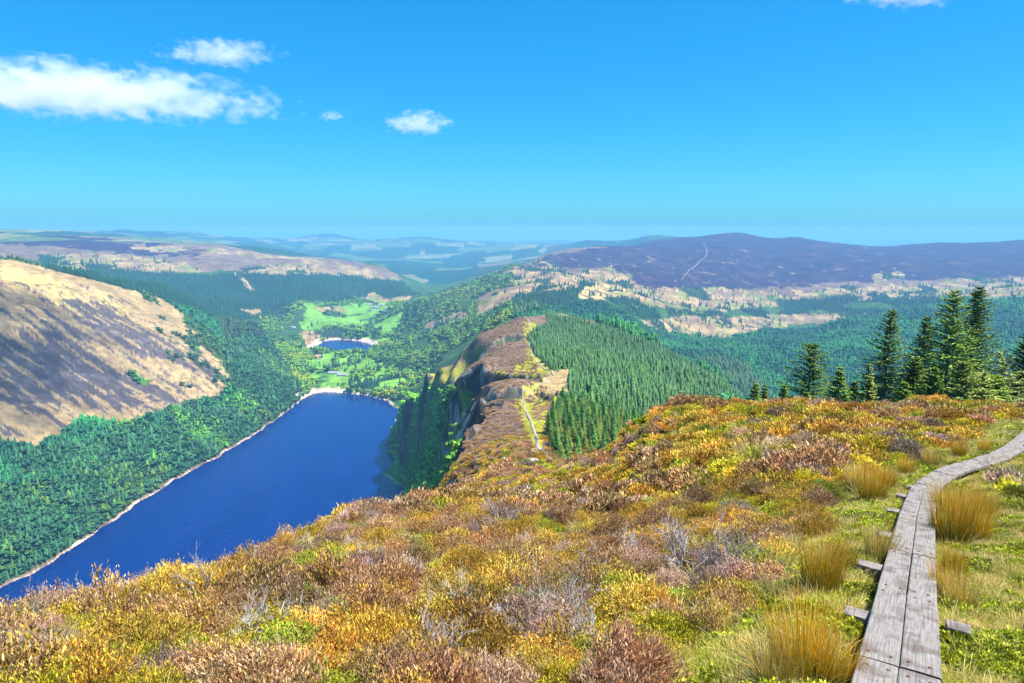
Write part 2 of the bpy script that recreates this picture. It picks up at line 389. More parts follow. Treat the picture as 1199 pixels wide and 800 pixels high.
c_sand = (.42,.34,.26); c_straw = (.42,.33,.13); c_teal = (.012,.05,.035)
COVER = [  # colour, outline, nearest, farthest, jitter in sighting units, cover share
 (c_wood, [(-400,200),(1600,200),(1600,480),(-400,480)], 1150, 30000, 0, 1),
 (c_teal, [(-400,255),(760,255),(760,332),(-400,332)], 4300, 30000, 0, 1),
 # left hillside
 (c_pink, [(-1500,140),(-300,260),(0,300),(60,315),(130,330),(190,350),(225,385),(262,425),(275,448),(262,462),(200,480),(140,500),(100,494),(40,524),(-300,560),(-1500,760)], 400, 2000, 9, 1),
 (c_straw, [(0,312),(50,322),(120,345),(170,365),(110,372),(40,345),(0,325)], 600, 2000, 12, .7),
 # moor hill behind
 (c_brown, [(-300,262),(0,268),(100,276),(260,287),(340,298),(410,304),(450,314),(480,330),(400,322),(300,318),(120,318),(0,300)], 2300, 5200, 3, 1),
 (c_purple, [(-10,268),(100,278),(170,283),(240,292),(230,302),(100,292),(0,285)], 2300, 5200, 5, .9),
 (c_pink, [(64,300),(110,296),(165,301),(215,306),(235,318),(100,321),(65,312)], 2300, 5200, 3, 1),
 (c_tan, [(130,284),(330,296),(430,315),(470,330),(420,325),(300,300),(200,298)], 2300, 5200, 6, .6),
 (c_pink, [(280,313),(330,309),(400,316),(370,322),(290,321)], 2300, 5200, 3, 1),
 (c_tan, [(275,318),(282,320),(300,340),(292,341)], 2300, 3800, 2, 1),
 # valley floor fields
 (c_field, [(355,355),(470,355),(480,395),(455,460),(380,460),(360,440)], 1350, 3200, 5, .65),
 (c_field, [(405,447),(440,444),(478,443),(472,458),(445,460),(405,456)], 1350, 2000, 1, 1),
 (c_field, [(360,423),(400,428),(455,424),(452,433),(400,436),(368,433)], 1500, 2200, 2, 1),
 (c_field, [(350,376),(372,374),(376,384),(352,386)], 1800, 2800, 2, 1),
 (c_field, [(380,375),(450,378),(440,384),(390,384)], 2000, 2600, 2, 1),
 (c_tan, [(350,388),(402,386),(408,396),(400,398),(378,399),(366,408),(378,418),(385,424),(366,420),(356,406)], 1800, 2600, 2, 1),
 (c_pink, [(280,362),(330,362),(348,372),(300,372)], 2000, 3300, 3, 1),
 (c_pink, [(362,360),(398,358),(412,366),(380,369)], 2000, 3300, 3, 1),
 (c_pink, [(420,348),(438,342),(455,350),(480,346),(478,352),(440,356)], 2300, 3600, 2, 1),
 # spur, saddle and mountain
 (c_brown, [(560,290),(1300,255),(1300,345),(1000,345),(850,345),(740,352),(640,352),(560,372),(560,330)], 1900, 6500, 3, 1),
 (c_purple, [(620,312),(640,300),(700,290),(800,276),(870,268),(960,276),(1300,270),(1300,322),(1000,330),(900,338),(790,342),(735,330),(715,312),(650,316)], 2600, 6500, 4, .97),
 (c_tan, [(598,312),(640,306),(665,322),(715,312),(735,322),(752,338),(850,336),(920,345),(1000,333),(1060,336),(1130,328),(1300,330),(1300,352),(1060,348),(930,352),(880,362),(830,366),(760,360),(690,330),(640,352),(560,372),(555,355),(600,335)], 1900, 4200, 7, .8),
 (c_straw, [(690,335),(735,332),(745,344),(700,352),(672,350)], 1900, 3200, 4, .7),
 (c_pink, [(740,378),(800,370),(870,372),(940,368),(1035,366),(1030,372),(930,380),(880,390),(850,398),(800,392),(760,388)], 1900, 3200, 4, .85),
 (c_pink, [(1020,322),(1060,318),(1055,328),(1025,330)], 2500, 4500, 3, .8),
 (c_pink, [(1120,326),(1150,322),(1160,332),(1120,334)], 2500, 4500, 3, .8),
 (c_tan, [(495,380),(540,366),(552,370),(520,384),(500,390)], 1200, 2700, 2, .9),
 (c_tan, [(555,355),(600,338),(650,325),(660,332),(600,350),(570,366)], 1500, 3600, 3, .8),
 # ridge
 (c_brown, [(440,365),(660,362),(660,560),(440,560)], 118, 1150, 0, 1),
 (c_straw, [(600,455),(618,452),(650,432),(668,432),(662,462),(640,470),(640,512),(622,530),(616,500),(605,480)], 118, 520, 3, .75),
 (c_lime, [(600,455),(618,452),(650,440),(655,462),(640,500),(632,530),(618,528),(608,490)], 118, 520, 5, .6),
 (c_pink, [(640,436),(655,428),(668,432),(664,448),(648,462),(634,456)], 300, 560, 2, 1),
 (c_lime, [(612,375),(628,380),(626,400),(634,420),(650,440),(600,441),(570,437),(600,432),(618,420)], 400, 900, 3, .6),
 (c_lime, [(495,456),(508,436),(545,428),(558,434),(556,448),(540,456),(505,452)], 600, 1200, 3, .85),
 (c_tan, [(655,366),(675,372),(700,380),(740,395),(785,412),(780,420),(740,403),(700,388),(660,378)], 600, 1000, 2, 1),
 (c_lime, [(448,553),(470,545),(490,520),(498,520),(480,560),(460,570)], 700, 1150, 2, 1),
]
def vis_noise(x, y, k, o, s):
    # noise whose grain grows with distance in steps, fixed to the ground
    r = np.hypot(x, y); out = np.zeros(len(x)); ws = 0
    for R0 in (120, 360, 1080, 3240, 9720):
        w = np.clip(1 - np.abs(np.log(r / R0)) / math.log(3), 0, 1)
        if R0 == 120: w = np.where(r < 120, 1, w)
        m = w > 0
        out[m] += w[m] * fbm(x[m] / (R0 * k), y[m] / (R0 * k * 1.6), o, s + R0)
    return out
def nj_(x, y, s): return vis_noise(x, y, .03, 4, s) * 2
nj1 = vis_noise(x, y, .03, 4, 31) * 2; nj2 = vis_noise(x, y, .03, 4, 47) * 2
C = np.tile(np.array(c_brown), (len(x), 1))
def blend(m, col):
    C[:] = C * (1 - m[:, None]) + np.array(col) * m[:, None]
nn = vis_noise(x, y, .035, 5, 91)
for col, pts, z0, z1, jit, share in COVER:
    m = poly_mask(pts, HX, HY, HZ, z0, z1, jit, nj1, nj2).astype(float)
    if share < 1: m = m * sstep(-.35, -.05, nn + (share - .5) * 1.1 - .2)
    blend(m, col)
opn_ = np.zeros(len(x), bool)
for q_ in [q_ for q_ in COVER if q_[0] in (c_pink, c_tan) and q_[2] >= 1150]: opn_ |= poly_mask(q_[1], HX, HY, HZ, q_[2], q_[3], q_[4], nj1, nj2)
blend(opn_ * sstep(-.08, .12, vis_noise(x, y, .02, 5, 222)) * .75, (.17, .11, .085))
blend(opn_ * sstep(.12, .25, vis_noise(x, y, .025, 4, 223)) * .8, (.16, .20, .05))
mt_ = (HZ > 2600) & (HX > 640) & (HZ < 7500) & ~opn_
blend(mt_ * sstep(.1, .3, vis_noise(x, y, .03, 5, 224)) * .35, (.10, .05, .07))
blend(mt_ * sstep(.44, .5, vis_noise(x, y, .012, 3, 225)) * .6, c_pink)
# dark scree and heather streaks running down the left hillside
left = poly_mask([(-300,300),(0,330),(100,335),(200,372),(262,440),(262,470),(140,500),(-300,540)], HX, HY, HZ, 600, 1800)
s_ = fbm((x * .36 + y * .93) / 15, (x * .93 - y * .36) / 110, 5, 17, .6)
zone = sstep(.10, .20, s_ + .34 * fbm(x / 160, y / 160, 2, 8) + .48 * poly_mask([(-50,380),(60,385),(160,440),(215,470),(120,480),(0,470)], HX, HY, HZ, 600, 1800, 6, nj1, nj2)
             + .50 * poly_mask([(70,350),(120,352),(170,385),(235,410),(260,445),(200,425),(150,410),(90,375)], HX, HY, HZ, 600, 1800, 6, nj1, nj2) - .1)
blend(left * sstep(.05, .3, fbm((x * .55 + y * .83) / 60, (x * .83 - y * .55) / 200, 4, 19)) * .22, c_brown)
blend(left * sstep(.1, .3, fbm((x * .55 + y * .83) / 40, (x * .83 - y * .55) / 120, 4, 20)) * .6, c_tan)
blend(left * zone * .88, (.048, .045, .075))
fs_ = fbm((x * .36 + y * .93) / 5, (x * .93 - y * .36) / 40, 4, 27)
blend(left * sstep(.22, .40, fs_ + .25 * zone) * .6, (.10, .075, .07))
blend(left * sstep(.30, .42, fbm((x * .55 + y * .83) / 9, (x * .83 - y * .55) / 30, 4, 29)) * .25, (.30, .28, .25))
# bare rock and vegetation on the crags
cliffz = (r > 130) & (r < 1300) & (x > -330) & (x < 60)
st2 = ST + .35 * fbm(x / 18, y / 18, 3, 61)
blend(cliffz * sstep(.75, 1.05, st2), c_scree)
blend(cliffz * sstep(.8, 1.1, ST) * sstep(-.02, .16, fbm(x / 26, y / 26, 5, 62)), (.19, .185, .17))
blend(cliffz * (ST > .8) * (Z < 360) * sstep(.02, .16, fbm(y / 40, Z / 11 + x / 60, 4, 68)), (.035, .075, .02))
blend(cliffz * (ST > .8) * sstep(.06, .2, fbm(y / 26, Z / 9 - x / 50, 4, 69)) * .8, (.05, .045, .04))
gv = fbm(x / 45, y / 45, 4, 63)
blend(cliffz * (Z < 350) * sstep(.0, .14, gv) * (ST < 2.2) * (ST > .5), c_wood)
# distant patchwork
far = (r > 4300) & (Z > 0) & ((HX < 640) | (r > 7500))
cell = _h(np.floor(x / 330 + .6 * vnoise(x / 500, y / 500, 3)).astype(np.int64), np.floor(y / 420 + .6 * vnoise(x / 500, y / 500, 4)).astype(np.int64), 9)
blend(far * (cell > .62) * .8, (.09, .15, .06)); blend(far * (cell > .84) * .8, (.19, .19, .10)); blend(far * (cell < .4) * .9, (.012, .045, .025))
FP = {k: np.array(v, float) for k, v in {
 'slope': [(-1500,100),(-300,240),(-200,262),(0,303),(60,318),(130,333),(185,350),(240,385),(262,408),(272,440),(264,460),(200,480),(140,497),(100,492),(40,524),(0,520),(-300,560),(-1500,760)],
 'plant': [(619,372),(618,400),(628,418),(646,434),(668,432),(664,462),(650,482),(640,500),(641,522),(648,545),(720,525),(790,478),(905,476),(866,466),(830,441),(785,413),(740,395),(700,381),(660,371),(640,366)],
 'row': [(600,372),(606,356),(650,348),(720,358),(800,388),(870,430),(905,470),(870,466),(830,436),(785,406),(740,389),(700,375),(655,366),(625,366)],
 'knob': [(598,350),(640,324),(700,319),(727,326),(728,336),(690,344),(672,352),(640,362),(600,368)],
 'spur': [(436,390),(490,350),(560,323),(600,309),(645,318),(600,338),(575,346),(610,352),(600,372),(575,386),(545,400),(520,415),(505,436),(470,446),(436,430)],
 'rvalley': [(700,371),(760,384),(838,398),(880,395),(1000,385),(1040,374),(1100,369),(1199,351),(1500,335),(1500,500),(850,500),(700,480)],
 'band': [(690,352),(740,348),(800,360),(838,347),(900,349),(1000,346),(1060,341),(1105,350),(1075,366),(1000,366),(900,371),(862,378),(800,373),(760,376),(720,366)],
 'hill2': [(105,320),(200,322),(300,322),(400,321),(470,331),(492,346),(470,349),(430,349),(410,352),(350,352),(330,362),(280,362),(200,348)],
 'floor': [(300,364),(350,360),(410,352),(470,352),(480,372),(445,386),(500,436),(478,470),(360,462),(342,440),(318,404)],
 'strip': [(400,622),(436,592),(468,577),(484,547),(494,517),(511,470),(528,450),(536,452),(520,478),(508,505),(503,535),(522,545),(543,522),(560,520),(580,545),(550,566),(500,594),(420,635)],
 'back': [(40,296),(230,316),(300,342),(335,372),(262,376),(190,352),(130,336),(60,321)],
 'dtop': [(490,458),(505,437),(528,412),(560,386),(600,370),(640,366),(640,380),(600,400),(562,425),(556,450),(540,457),(523,455),(505,450),(492,462)],
 'fill': [(600,372),(640,362),(700,352),(800,360),(900,372),(1040,366),(1100,352),(1500,330),(1500,500),(700,500)],
 'crag': [(380,400),(620,360),(620,480),(560,600),(400,640),(380,640)],
}.items()}
CREST = np.array([(-300,262),(0,306),(60,319),(130,334),(200,350),(262,372)])
OPEN_ = [q_ for q_ in COVER if q_[0] in (c_pink, c_tan, c_straw, c_field) and q_[2] >= 1150 and q_[5] > .68]
def forest(x, y, z, st):
    hx, hy, hz = project(x, y, z - CZ)
    q1 = vis_noise(x, y, .03, 3, 31) * 2; q2 = vis_noise(x, y, .03, 3, 47) * 2
    gap = vis_noise(x, y, .05, 4, 131)
    den = np.zeros(len(x)); kind = np.zeros(len(x), int)
    def zone(k, z0, z1, j): return poly_mask(FP[k], hx, hy, hz, z0, z1, j, q1, q2)
    def put(m, d, k_): den[m] = d[m] if np.ndim(d) else d; kind[m] = k_
    d1 = np.where(inside(LAKE1, x, y) | inside(LAKE2, x, y), -1, 0)
    sl = zone('slope', 500, 2000, 5)
    lf = (hz > 330) & (hx < 400) & (hz < 2000 + 0 * hx) & (x < -330) & ~sl & (hy > 300)
    lf &= ~((hx < 230) & (hy < np.interp(hx, CREST[:, 0], CREST[:, 1]) + 4))
    opn = np.zeros(len(x), bool)
    for q_ in OPEN_: opn |= poly_mask(q_[1], hx, hy, hz, q_[2], q_[3], q_[4], q1, q2)
    put(zone('fill', 1000, 3400, 3) & ~opn, np.ones(len(x)), 4)
    put(opn & (hx > 540), np.full(len(x), .035) + .35 * (gap > .16), 6)
    sn = fbm((x * .55 + y * .83) / 30, (x * .83 - y * .55) / 90, 3, 19)
    put(sl & (hx > 150) & (sn > .42 - .40 * sstep(170, 265, hx)) & (hy < 455), np.full(len(x), .5), 5)
    hq = hx + 20 * q1; put(lf & (hq < 262), np.ones(len(x)), 1); put(lf & (hq < 262) & (z < CZ - 350 + 60 + 60 * gap), np.ones(len(x)), 5); put(lf & (hq >= 262), np.ones(len(x)), 5)
    put(lf & (hq >= 262) & (hy + 8 * q2 < 395), np.ones(len(x)), 0)
    put(zone('back', 1480, 2900, 3) & ~sl, np.ones(len(x)), 6)
    put(zone('hill2', 1950, 4400, 3), np.ones(len(x)), 6)
    put(zone('floor', 1380, 3400, 4), (gap > -.02) * 1.0, 2)
    put(zone('spur', 990, 3300, 4), (gap > -.20) * 1.0, 3)
    put(zone('knob', 1150, 3000, 2), np.ones(len(x)), 6)
    put(zone('band', 1850, 3400, 4), (gap > -.12) * 1.0, 6)
    put(zone('rvalley', 700, 2400, 3), (gap > -.45) * 1.0, 4)
    put(opn & (hz > 1350), np.full(len(x), .04) + .5 * (gap > .2), 6)
    put((hz > 200) & (hz < 900) & (x > 120) & (hx > 640 + 0 * x) & (hy > 478), np.ones(len(x)), 4)
    put(zone('plant', 150, 1050, 1.5), np.ones(len(x)), 7)
    put(zone('row', 780, 1450, 1.5), np.ones(len(x)), 8)
    cg = zone('crag', 330, 1200, 3) & (x < 15) & (z < 400)
    gv = fbm(x / 45, y / 45, 4, 63)
    put(cg & (gv > .04) & (st < 2.6) & (st > .55) & (z < 345), np.full(len(x), .8), 9)
    dtop = zone('dtop', 560, 985, 1)
    put(cg & (z < 352) & (gv > -.12) & (st > .5), np.where(gv > .04, .7, .38), 9)
    put(cg & (z < 262 + 90 * gap) & (st < 3.0) & (hx < 575), np.full(len(x), .9), 9)
    put(zone('strip', 240, 1050, 3) & (x < 5), np.full(len(x), .95), 9)
    den[dtop] = 0
    den[(z < CZ - 348.6) | (d1 < 0)] = 0
    return den, kind
fd, fk = np.zeros(len(x)), np.zeros(len(x), int); vi_ = np.where((r > 140) & (r < 4600) & (np.abs(x) < y * 1.6))[0]
fd[vi_], fk[vi_] = forest(x[vi_], y[vi_], Z[vi_], ST[vi_])
fcol = np.array([(.02,.05,.02),(.025,.06,.02),(.11,.25,.03),(.05,.10,.02),(.03,.08,.03),(.03,.06,.03),(.015,.04,.02),(.03,.05,.02),(.03,.05,.02),(.09,.20,.03)])[fk]  # last entry: crag ground brightened to offset the shade on the cliff
w_ = np.where(fd > .3, .9, 0)[:, None]
# rock, grass and green gullies of the crags, shade of the fronts painted near-black
for col_, pts_, z0_, z1_, s_ in [((.36,.34,.31), [(545,428),(560,440),(556,470),(545,500),(540,545),(505,560),(498,545),(505,505),(520,470),(530,440)], 380, 800, .0),  # buttress rock, lightened as if in sun
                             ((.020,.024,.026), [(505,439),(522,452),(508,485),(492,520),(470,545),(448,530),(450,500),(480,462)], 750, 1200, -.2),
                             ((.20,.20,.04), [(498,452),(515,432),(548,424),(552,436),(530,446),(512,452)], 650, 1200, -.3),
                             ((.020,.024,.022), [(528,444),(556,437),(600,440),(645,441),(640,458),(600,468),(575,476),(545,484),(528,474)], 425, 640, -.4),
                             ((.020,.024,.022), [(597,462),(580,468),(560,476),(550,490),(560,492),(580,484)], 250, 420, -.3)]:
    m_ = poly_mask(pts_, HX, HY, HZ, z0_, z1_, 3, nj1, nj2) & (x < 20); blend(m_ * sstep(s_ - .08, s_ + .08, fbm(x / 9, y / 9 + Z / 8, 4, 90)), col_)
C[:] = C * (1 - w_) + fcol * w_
# shore
for L in (LAKE1, LAKE2):
    ii = np.where((np.abs(x - L[:, 0].mean()) < 700) & (np.abs(y - L[:, 1].mean()) < 1100) & (r > 300) & (x < 50))[0]
    d, _ = seg_dist(L, x[ii], y[ii]); w = .2 + 6 * fbm(x[ii] / 30, y[ii] / 30, 3, 77)
    w = np.where(y[ii] > 1370, w + 10, w)
    if L is LAKE2: w = w + 5
    m = (1 - sstep(w, w + 3, d)); full = np.zeros(len(x)); full[ii] = m; blend(full * np.where(y > 1300, 1, .8), (.55, .46, .36) if True else c_sand)
# near ground: peat, moss and turf
nr_ = 1 - sstep(100, 150, r)
blend(nr_, (.085, .055, .03)); 
q = fbm(x / 1.1, y / 1.1, 4, 21)
blend(nr_ * sstep(-.05, .2, q), (.22, .19, .03))
fulld = np.full(len(x), 99.); fulld[near] = bd
rside = np.zeros(len(x)); rside[near] = sstep(-.2, .4, (x[near] - np.interp(y[near], BW[:, 1], BW[:, 0])))
turf = (1 - sstep(.9, 1.7, fulld + .8 * fbm(x / .8, y / .8, 3, 33))) 
turf = np.maximum(turf, (1 - sstep(2.0, 3.2, fulld + fbm(x / .8, y / .8, 3, 33))) * rside * (r < 14))
blend(turf, (.17, .18, .02)); blend(turf * sstep(.1, .35, fbm(x / .5, y / .5, 3, 35)), (.42, .30, .13))
C = np.clip(C * (1 + .3 * vis_noise(x, y, .012, 4, 55))[:, None], .004, .9)

jj, ii = np.meshgrid(np.arange(NT - 1), np.arange(NR - 1)); a = (ii * NT + jj).ravel()
quads = np.stack([a, a + NT, a + NT + 1, a + 1], 1)[:, ::-1]
V = np.stack([x, y, Z], 1)
V = np.vstack([V, [[0, 0, ZG[0].mean()]]]); cap = np.stack([np.arange(NT - 1), np.arange(1, NT), np.full(NT - 1, len(V) - 1)], 1)
me = make_mesh('terrain', V, quads=quads[:, ::-1] if False else quads, tris=cap[:, ::-1], smooth=True)
add_col(me, 'cover', np.vstack([C, C[:1]]))

# ------------------------------------------------------------------ materials
def mat(name):
    m = bpy.data.materials.new(name); m.use_nodes = True; t = m.node_tree; t.nodes.clear()
    out = t.nodes.new('ShaderNodeOutputMaterial'); b = t.nodes.new('ShaderNodeBsdfPrincipled')
    t.links.new(b.outputs[0], out.inputs[0]); b.inputs['Specular IOR Level'].default_value = 0.25; b.inputs['Roughness'].default_value = .85
    return m, t, b, out
def N(t, kind, **kw):
    n_ = t.nodes.new(kind)
    for k_, v_ in kw.items():
        if hasattr(n_, k_): setattr(n_, k_, v_)
    return n_
def mixc(t, a, b, f, mode='MIX'):
    m = t.nodes.new('ShaderNodeMix'); m.data_type = 'RGBA'; m.blend_type = mode
    for s, v in ((m.inputs[0], f), (m.inputs[6], a), (m.inputs[7], b)):
        if isinstance(v, (int, float)): s.default_value = v
        elif isinstance(v, tuple): s.default_value = (*v, 1) if len(v) == 3 else v
        else: t.links.new(v, s)
    return m.outputs[2]
def noise_fac(t, scale, detail=5, lo=.35, hi=.65, coord='Object', dist=0):
    tc = t.nodes.new('ShaderNodeTexCoord'); n_ = t.nodes.new('ShaderNodeTexNoise'); n_.inputs['Scale'].default_value = scale
    n_.inputs['Detail'].default_value = detail; n_.inputs['Distortion'].default_value = dist
    t.links.new(tc.outputs[coord], n_.inputs['Vector'])
    r_ = t.nodes.new('ShaderNodeMapRange'); r_.inputs['From Min'].default_value = lo; r_.inputs['From Max'].default_value = hi
    t.links.new(n_.outputs[0], r_.inputs[0]); return r_.outputs[0], n_
m_land, t, b, out = mat('land')
at = N(t, 'ShaderNodeAttribute', attribute_name='cover')
f1, _ = noise_fac(t, .08, 8); f2, _ = noise_fac(t, .9, 6); f3, _ = noise_fac(t, .012, 8)
c = mixc(t, at.outputs[0], mixc(t, (.76, .74, .73), (1.22, 1.22, 1.2), f1), 1, 'MULTIPLY')
c = mixc(t, c, mixc(t, (.7, .7, .7), (1.25, 1.25, 1.2), f2), 1, 'MULTIPLY')
c = mixc(t, c, mixc(t, (.8, .78, .78), (1.2, 1.2, 1.15), f3), 1, 'MULTIPLY')
t.links.new(c, b.inputs['Base Color']); b.inputs['Roughness'].default_value = 1; b.inputs['Specular IOR Level'].default_value = .05
bm_ = t.nodes.new('ShaderNodeBump'); bm_.inputs['Distance'].default_value = 4; bm_.inputs['Strength'].default_value = .6
nb = t.nodes.new('ShaderNodeTexNoise'); nb.inputs['Scale'].default_value = .07; nb.inputs['Detail'].default_value = 10; nb.inputs['Roughness'].default_value = .65
tc = t.nodes.new('ShaderNodeTexCoord'); t.links.new(tc.outputs['Object'], nb.inputs['Vector']); t.links.new(nb.outputs[0], bm_.inputs['Height'])
t.links.new(bm_.outputs[0], b.inputs['Normal'])
terrain = link('terrain', me, m_land); tag(terrain, kind='structure')

def foliage_mat(name, base=(1, 1, 1), trans=.2, rough=.65, vary=.25):
    m, t, b, out = mat(name)
    a1 = N(t, 'ShaderNodeAttribute', attribute_name='vc'); a2 = N(t, 'ShaderNodeAttribute', attribute_name='tint', attribute_type='INSTANCER')
    a3 = N(t, 'ShaderNodeAttribute', attribute_name='istint', attribute_type='INSTANCER')
    c1 = mixc(t, a1.outputs[0], (*base, 1), 1, 'MULTIPLY')
    c2 = mixc(t, c1, a2.outputs[0], a3.outputs[2], 'MULTIPLY')
    oi = t.nodes.new('ShaderNodeObjectInfo'); mr = t.nodes.new('ShaderNodeMapRange'); mr.inputs[3].default_value = 1 - vary; mr.inputs[4].default_value = 1 + vary
    t.links.new(oi.outputs['Random'], mr.inputs[0])
    hv = t.nodes.new('ShaderNodeHueSaturation'); t.links.new(mr.outputs[0], hv.inputs['Value']); t.links.new(c2, hv.inputs['Color'])
    t.links.new(hv.outputs[0], b.inputs['Base Color']); b.inputs['Roughness'].default_value = rough
    tr = t.nodes.new('ShaderNodeBsdfTranslucent'); t.links.new(hv.outputs[0], tr.inputs[0])
    mx = t.nodes.new('ShaderNodeMixShader'); mx.inputs[0].default_value = trans
    t.links.new(b.outputs[0], mx.inputs[1]); t.links.new(tr.outputs[0], mx.inputs[2]); t.links.new(mx.outputs[0], out.inputs[0])
    return m
M_leaf = foliage_mat('leaf', trans=.22)
M_twig = foliage_mat('twig', trans=0.05, rough=.8)
M_tree = foliage_mat('needles', trans=.1, vary=.18)
M_far = foliage_mat('far_needles', trans=0, vary=.13)
def solid(name, col, rough=.8, vary=None, scale=6, bump=0):
    m, t, b, out = mat(name)
    if vary:
        f, n_ = noise_fac(t, scale, 6); c = mixc(t, col, vary, f); t.links.new(c, b.inputs['Base Color'])
        if bump:
            bn = t.nodes.new('ShaderNodeBump'); bn.inputs['Distance'].default_value = bump; t.links.new(n_.outputs[0], bn.inputs['Height']); t.links.new(bn.outputs[0], b.inputs['Normal'])
    else: b.inputs['Base Color'].default_value = (*col, 1)
    b.inputs['Roughness'].default_value = rough; return m
M_bark = solid('bark', (.11, .085, .07), .9, (.20, .17, .14), 4, .02)

# ------------------------------------------------------------------ water
def water_mat(name, col, wave):
    m, t, b, out = mat(name)
    tcw = t.nodes.new('ShaderNodeTexCoord'); mpw = t.nodes.new('ShaderNodeMapping'); mpw.inputs['Rotation'].default_value = (0, 0, .5); mpw.inputs['Scale'].default_value = (.018, .0045, 1)
    nw = t.nodes.new('ShaderNodeTexNoise'); nw.inputs['Scale'].default_value = 1; nw.inputs['Detail'].default_value = 7; nw.inputs['Distortion'].default_value = .6
    t.links.new(tcw.outputs['Object'], mpw.inputs[0]); t.links.new(mpw.outputs[0], nw.inputs['Vector'])
    rw = t.nodes.new('ShaderNodeMapRange'); rw.inputs[1].default_value = .35; rw.inputs[2].default_value = .65; rw.inputs[3].default_value = .08; rw.inputs[4].default_value = .3; t.links.new(nw.outputs[0], rw.inputs[0])
    t.links.new(mixc(t, col, tuple(v * 1.9 for v in col), nw.outputs[0]), b.inputs['Base Color'])
    t.links.new(rw.outputs[0], b.inputs['Roughness']); b.inputs['Specular IOR Level'].default_value = .34; b.inputs['IOR'].default_value = 1.33
    tc = t.nodes.new('ShaderNodeTexCoord'); mp = t.nodes.new('ShaderNodeMapping'); mp.inputs['Scale'].default_value = (.12 * wave, .3 * wave, 1)
    mp.inputs['Rotation'].default_value = (0, 0, .35)
    n_ = t.nodes.new('ShaderNodeTexNoise'); n_.inputs['Scale'].default_value = 1; n_.inputs['Detail'].default_value = 6
    bn = t.nodes.new('ShaderNodeBump'); bn.inputs['Distance'].default_value = .6 / wave; bn.inputs['Strength'].default_value = .5
    t.links.new(tc.outputs['Object'], mp.inputs[0]); t.links.new(mp.outputs[0], n_.inputs['Vector']); t.links.new(n_.outputs[0], bn.inputs['Height']); t.links.new(bn.outputs[0], b.inputs['Normal'])
    return m
M_lake = water_mat('lake_water', (.0, .010, .075), 1)
M_sea = water_mat('sea_water', (.01, .10, .24), .05)
for L in (LAKE1, LAKE2):
    c0 = L.mean(0); Lx = c0 + (L - c0)
    # push the outline slightly outwards under the beach so the land surface forms the water's edge
    nrm = np.roll(L, -1, 0) - np.roll(L, 1, 0); nrm = np.stack([nrm[:, 1], -nrm[:, 0]], 1); nrm /= np.hypot(nrm[:, 0], nrm[:, 1])[:, None] + 1e-9
    area = 0.5 * np.sum(L[:, 0] * np.roll(L[:, 1], -1) - np.roll(L[:, 0], -1) * L[:, 1]); Lx = L + nrm * (1.2 if area > 0 else -1.2)
    order = list(range(len(Lx))) if area > 0 else list(range(len(Lx)))[::-1]
    me = make_mesh('lake', np.hstack([Lx, np.full((len(Lx), 1), CZ - 350)]), faces=[order])
    o = link('lake', me, M_lake); tag(o, kind='structure')
n_ = 96; ang = np.linspace(0, 2 * math.pi, n_, endpoint=False); sr = [3, 9000, 20000, 60000, 95000]
V = [[q_ * math.sin(a_), q_ * math.cos(a_), -1.0] for q_ in sr for a_ in ang]
F = [(k_ * n_ + i, k_ * n_ + (i + 1) % n_, (k_ + 1) * n_ + (i + 1) % n_, (k_ + 1) * n_ + i) for k_ in range(1, len(sr) - 1) for i in range(n_)]
o = link('sea', make_mesh('sea', V, faces=[f[::-1] for f in F]), M_sea); tag(o, kind='structure')
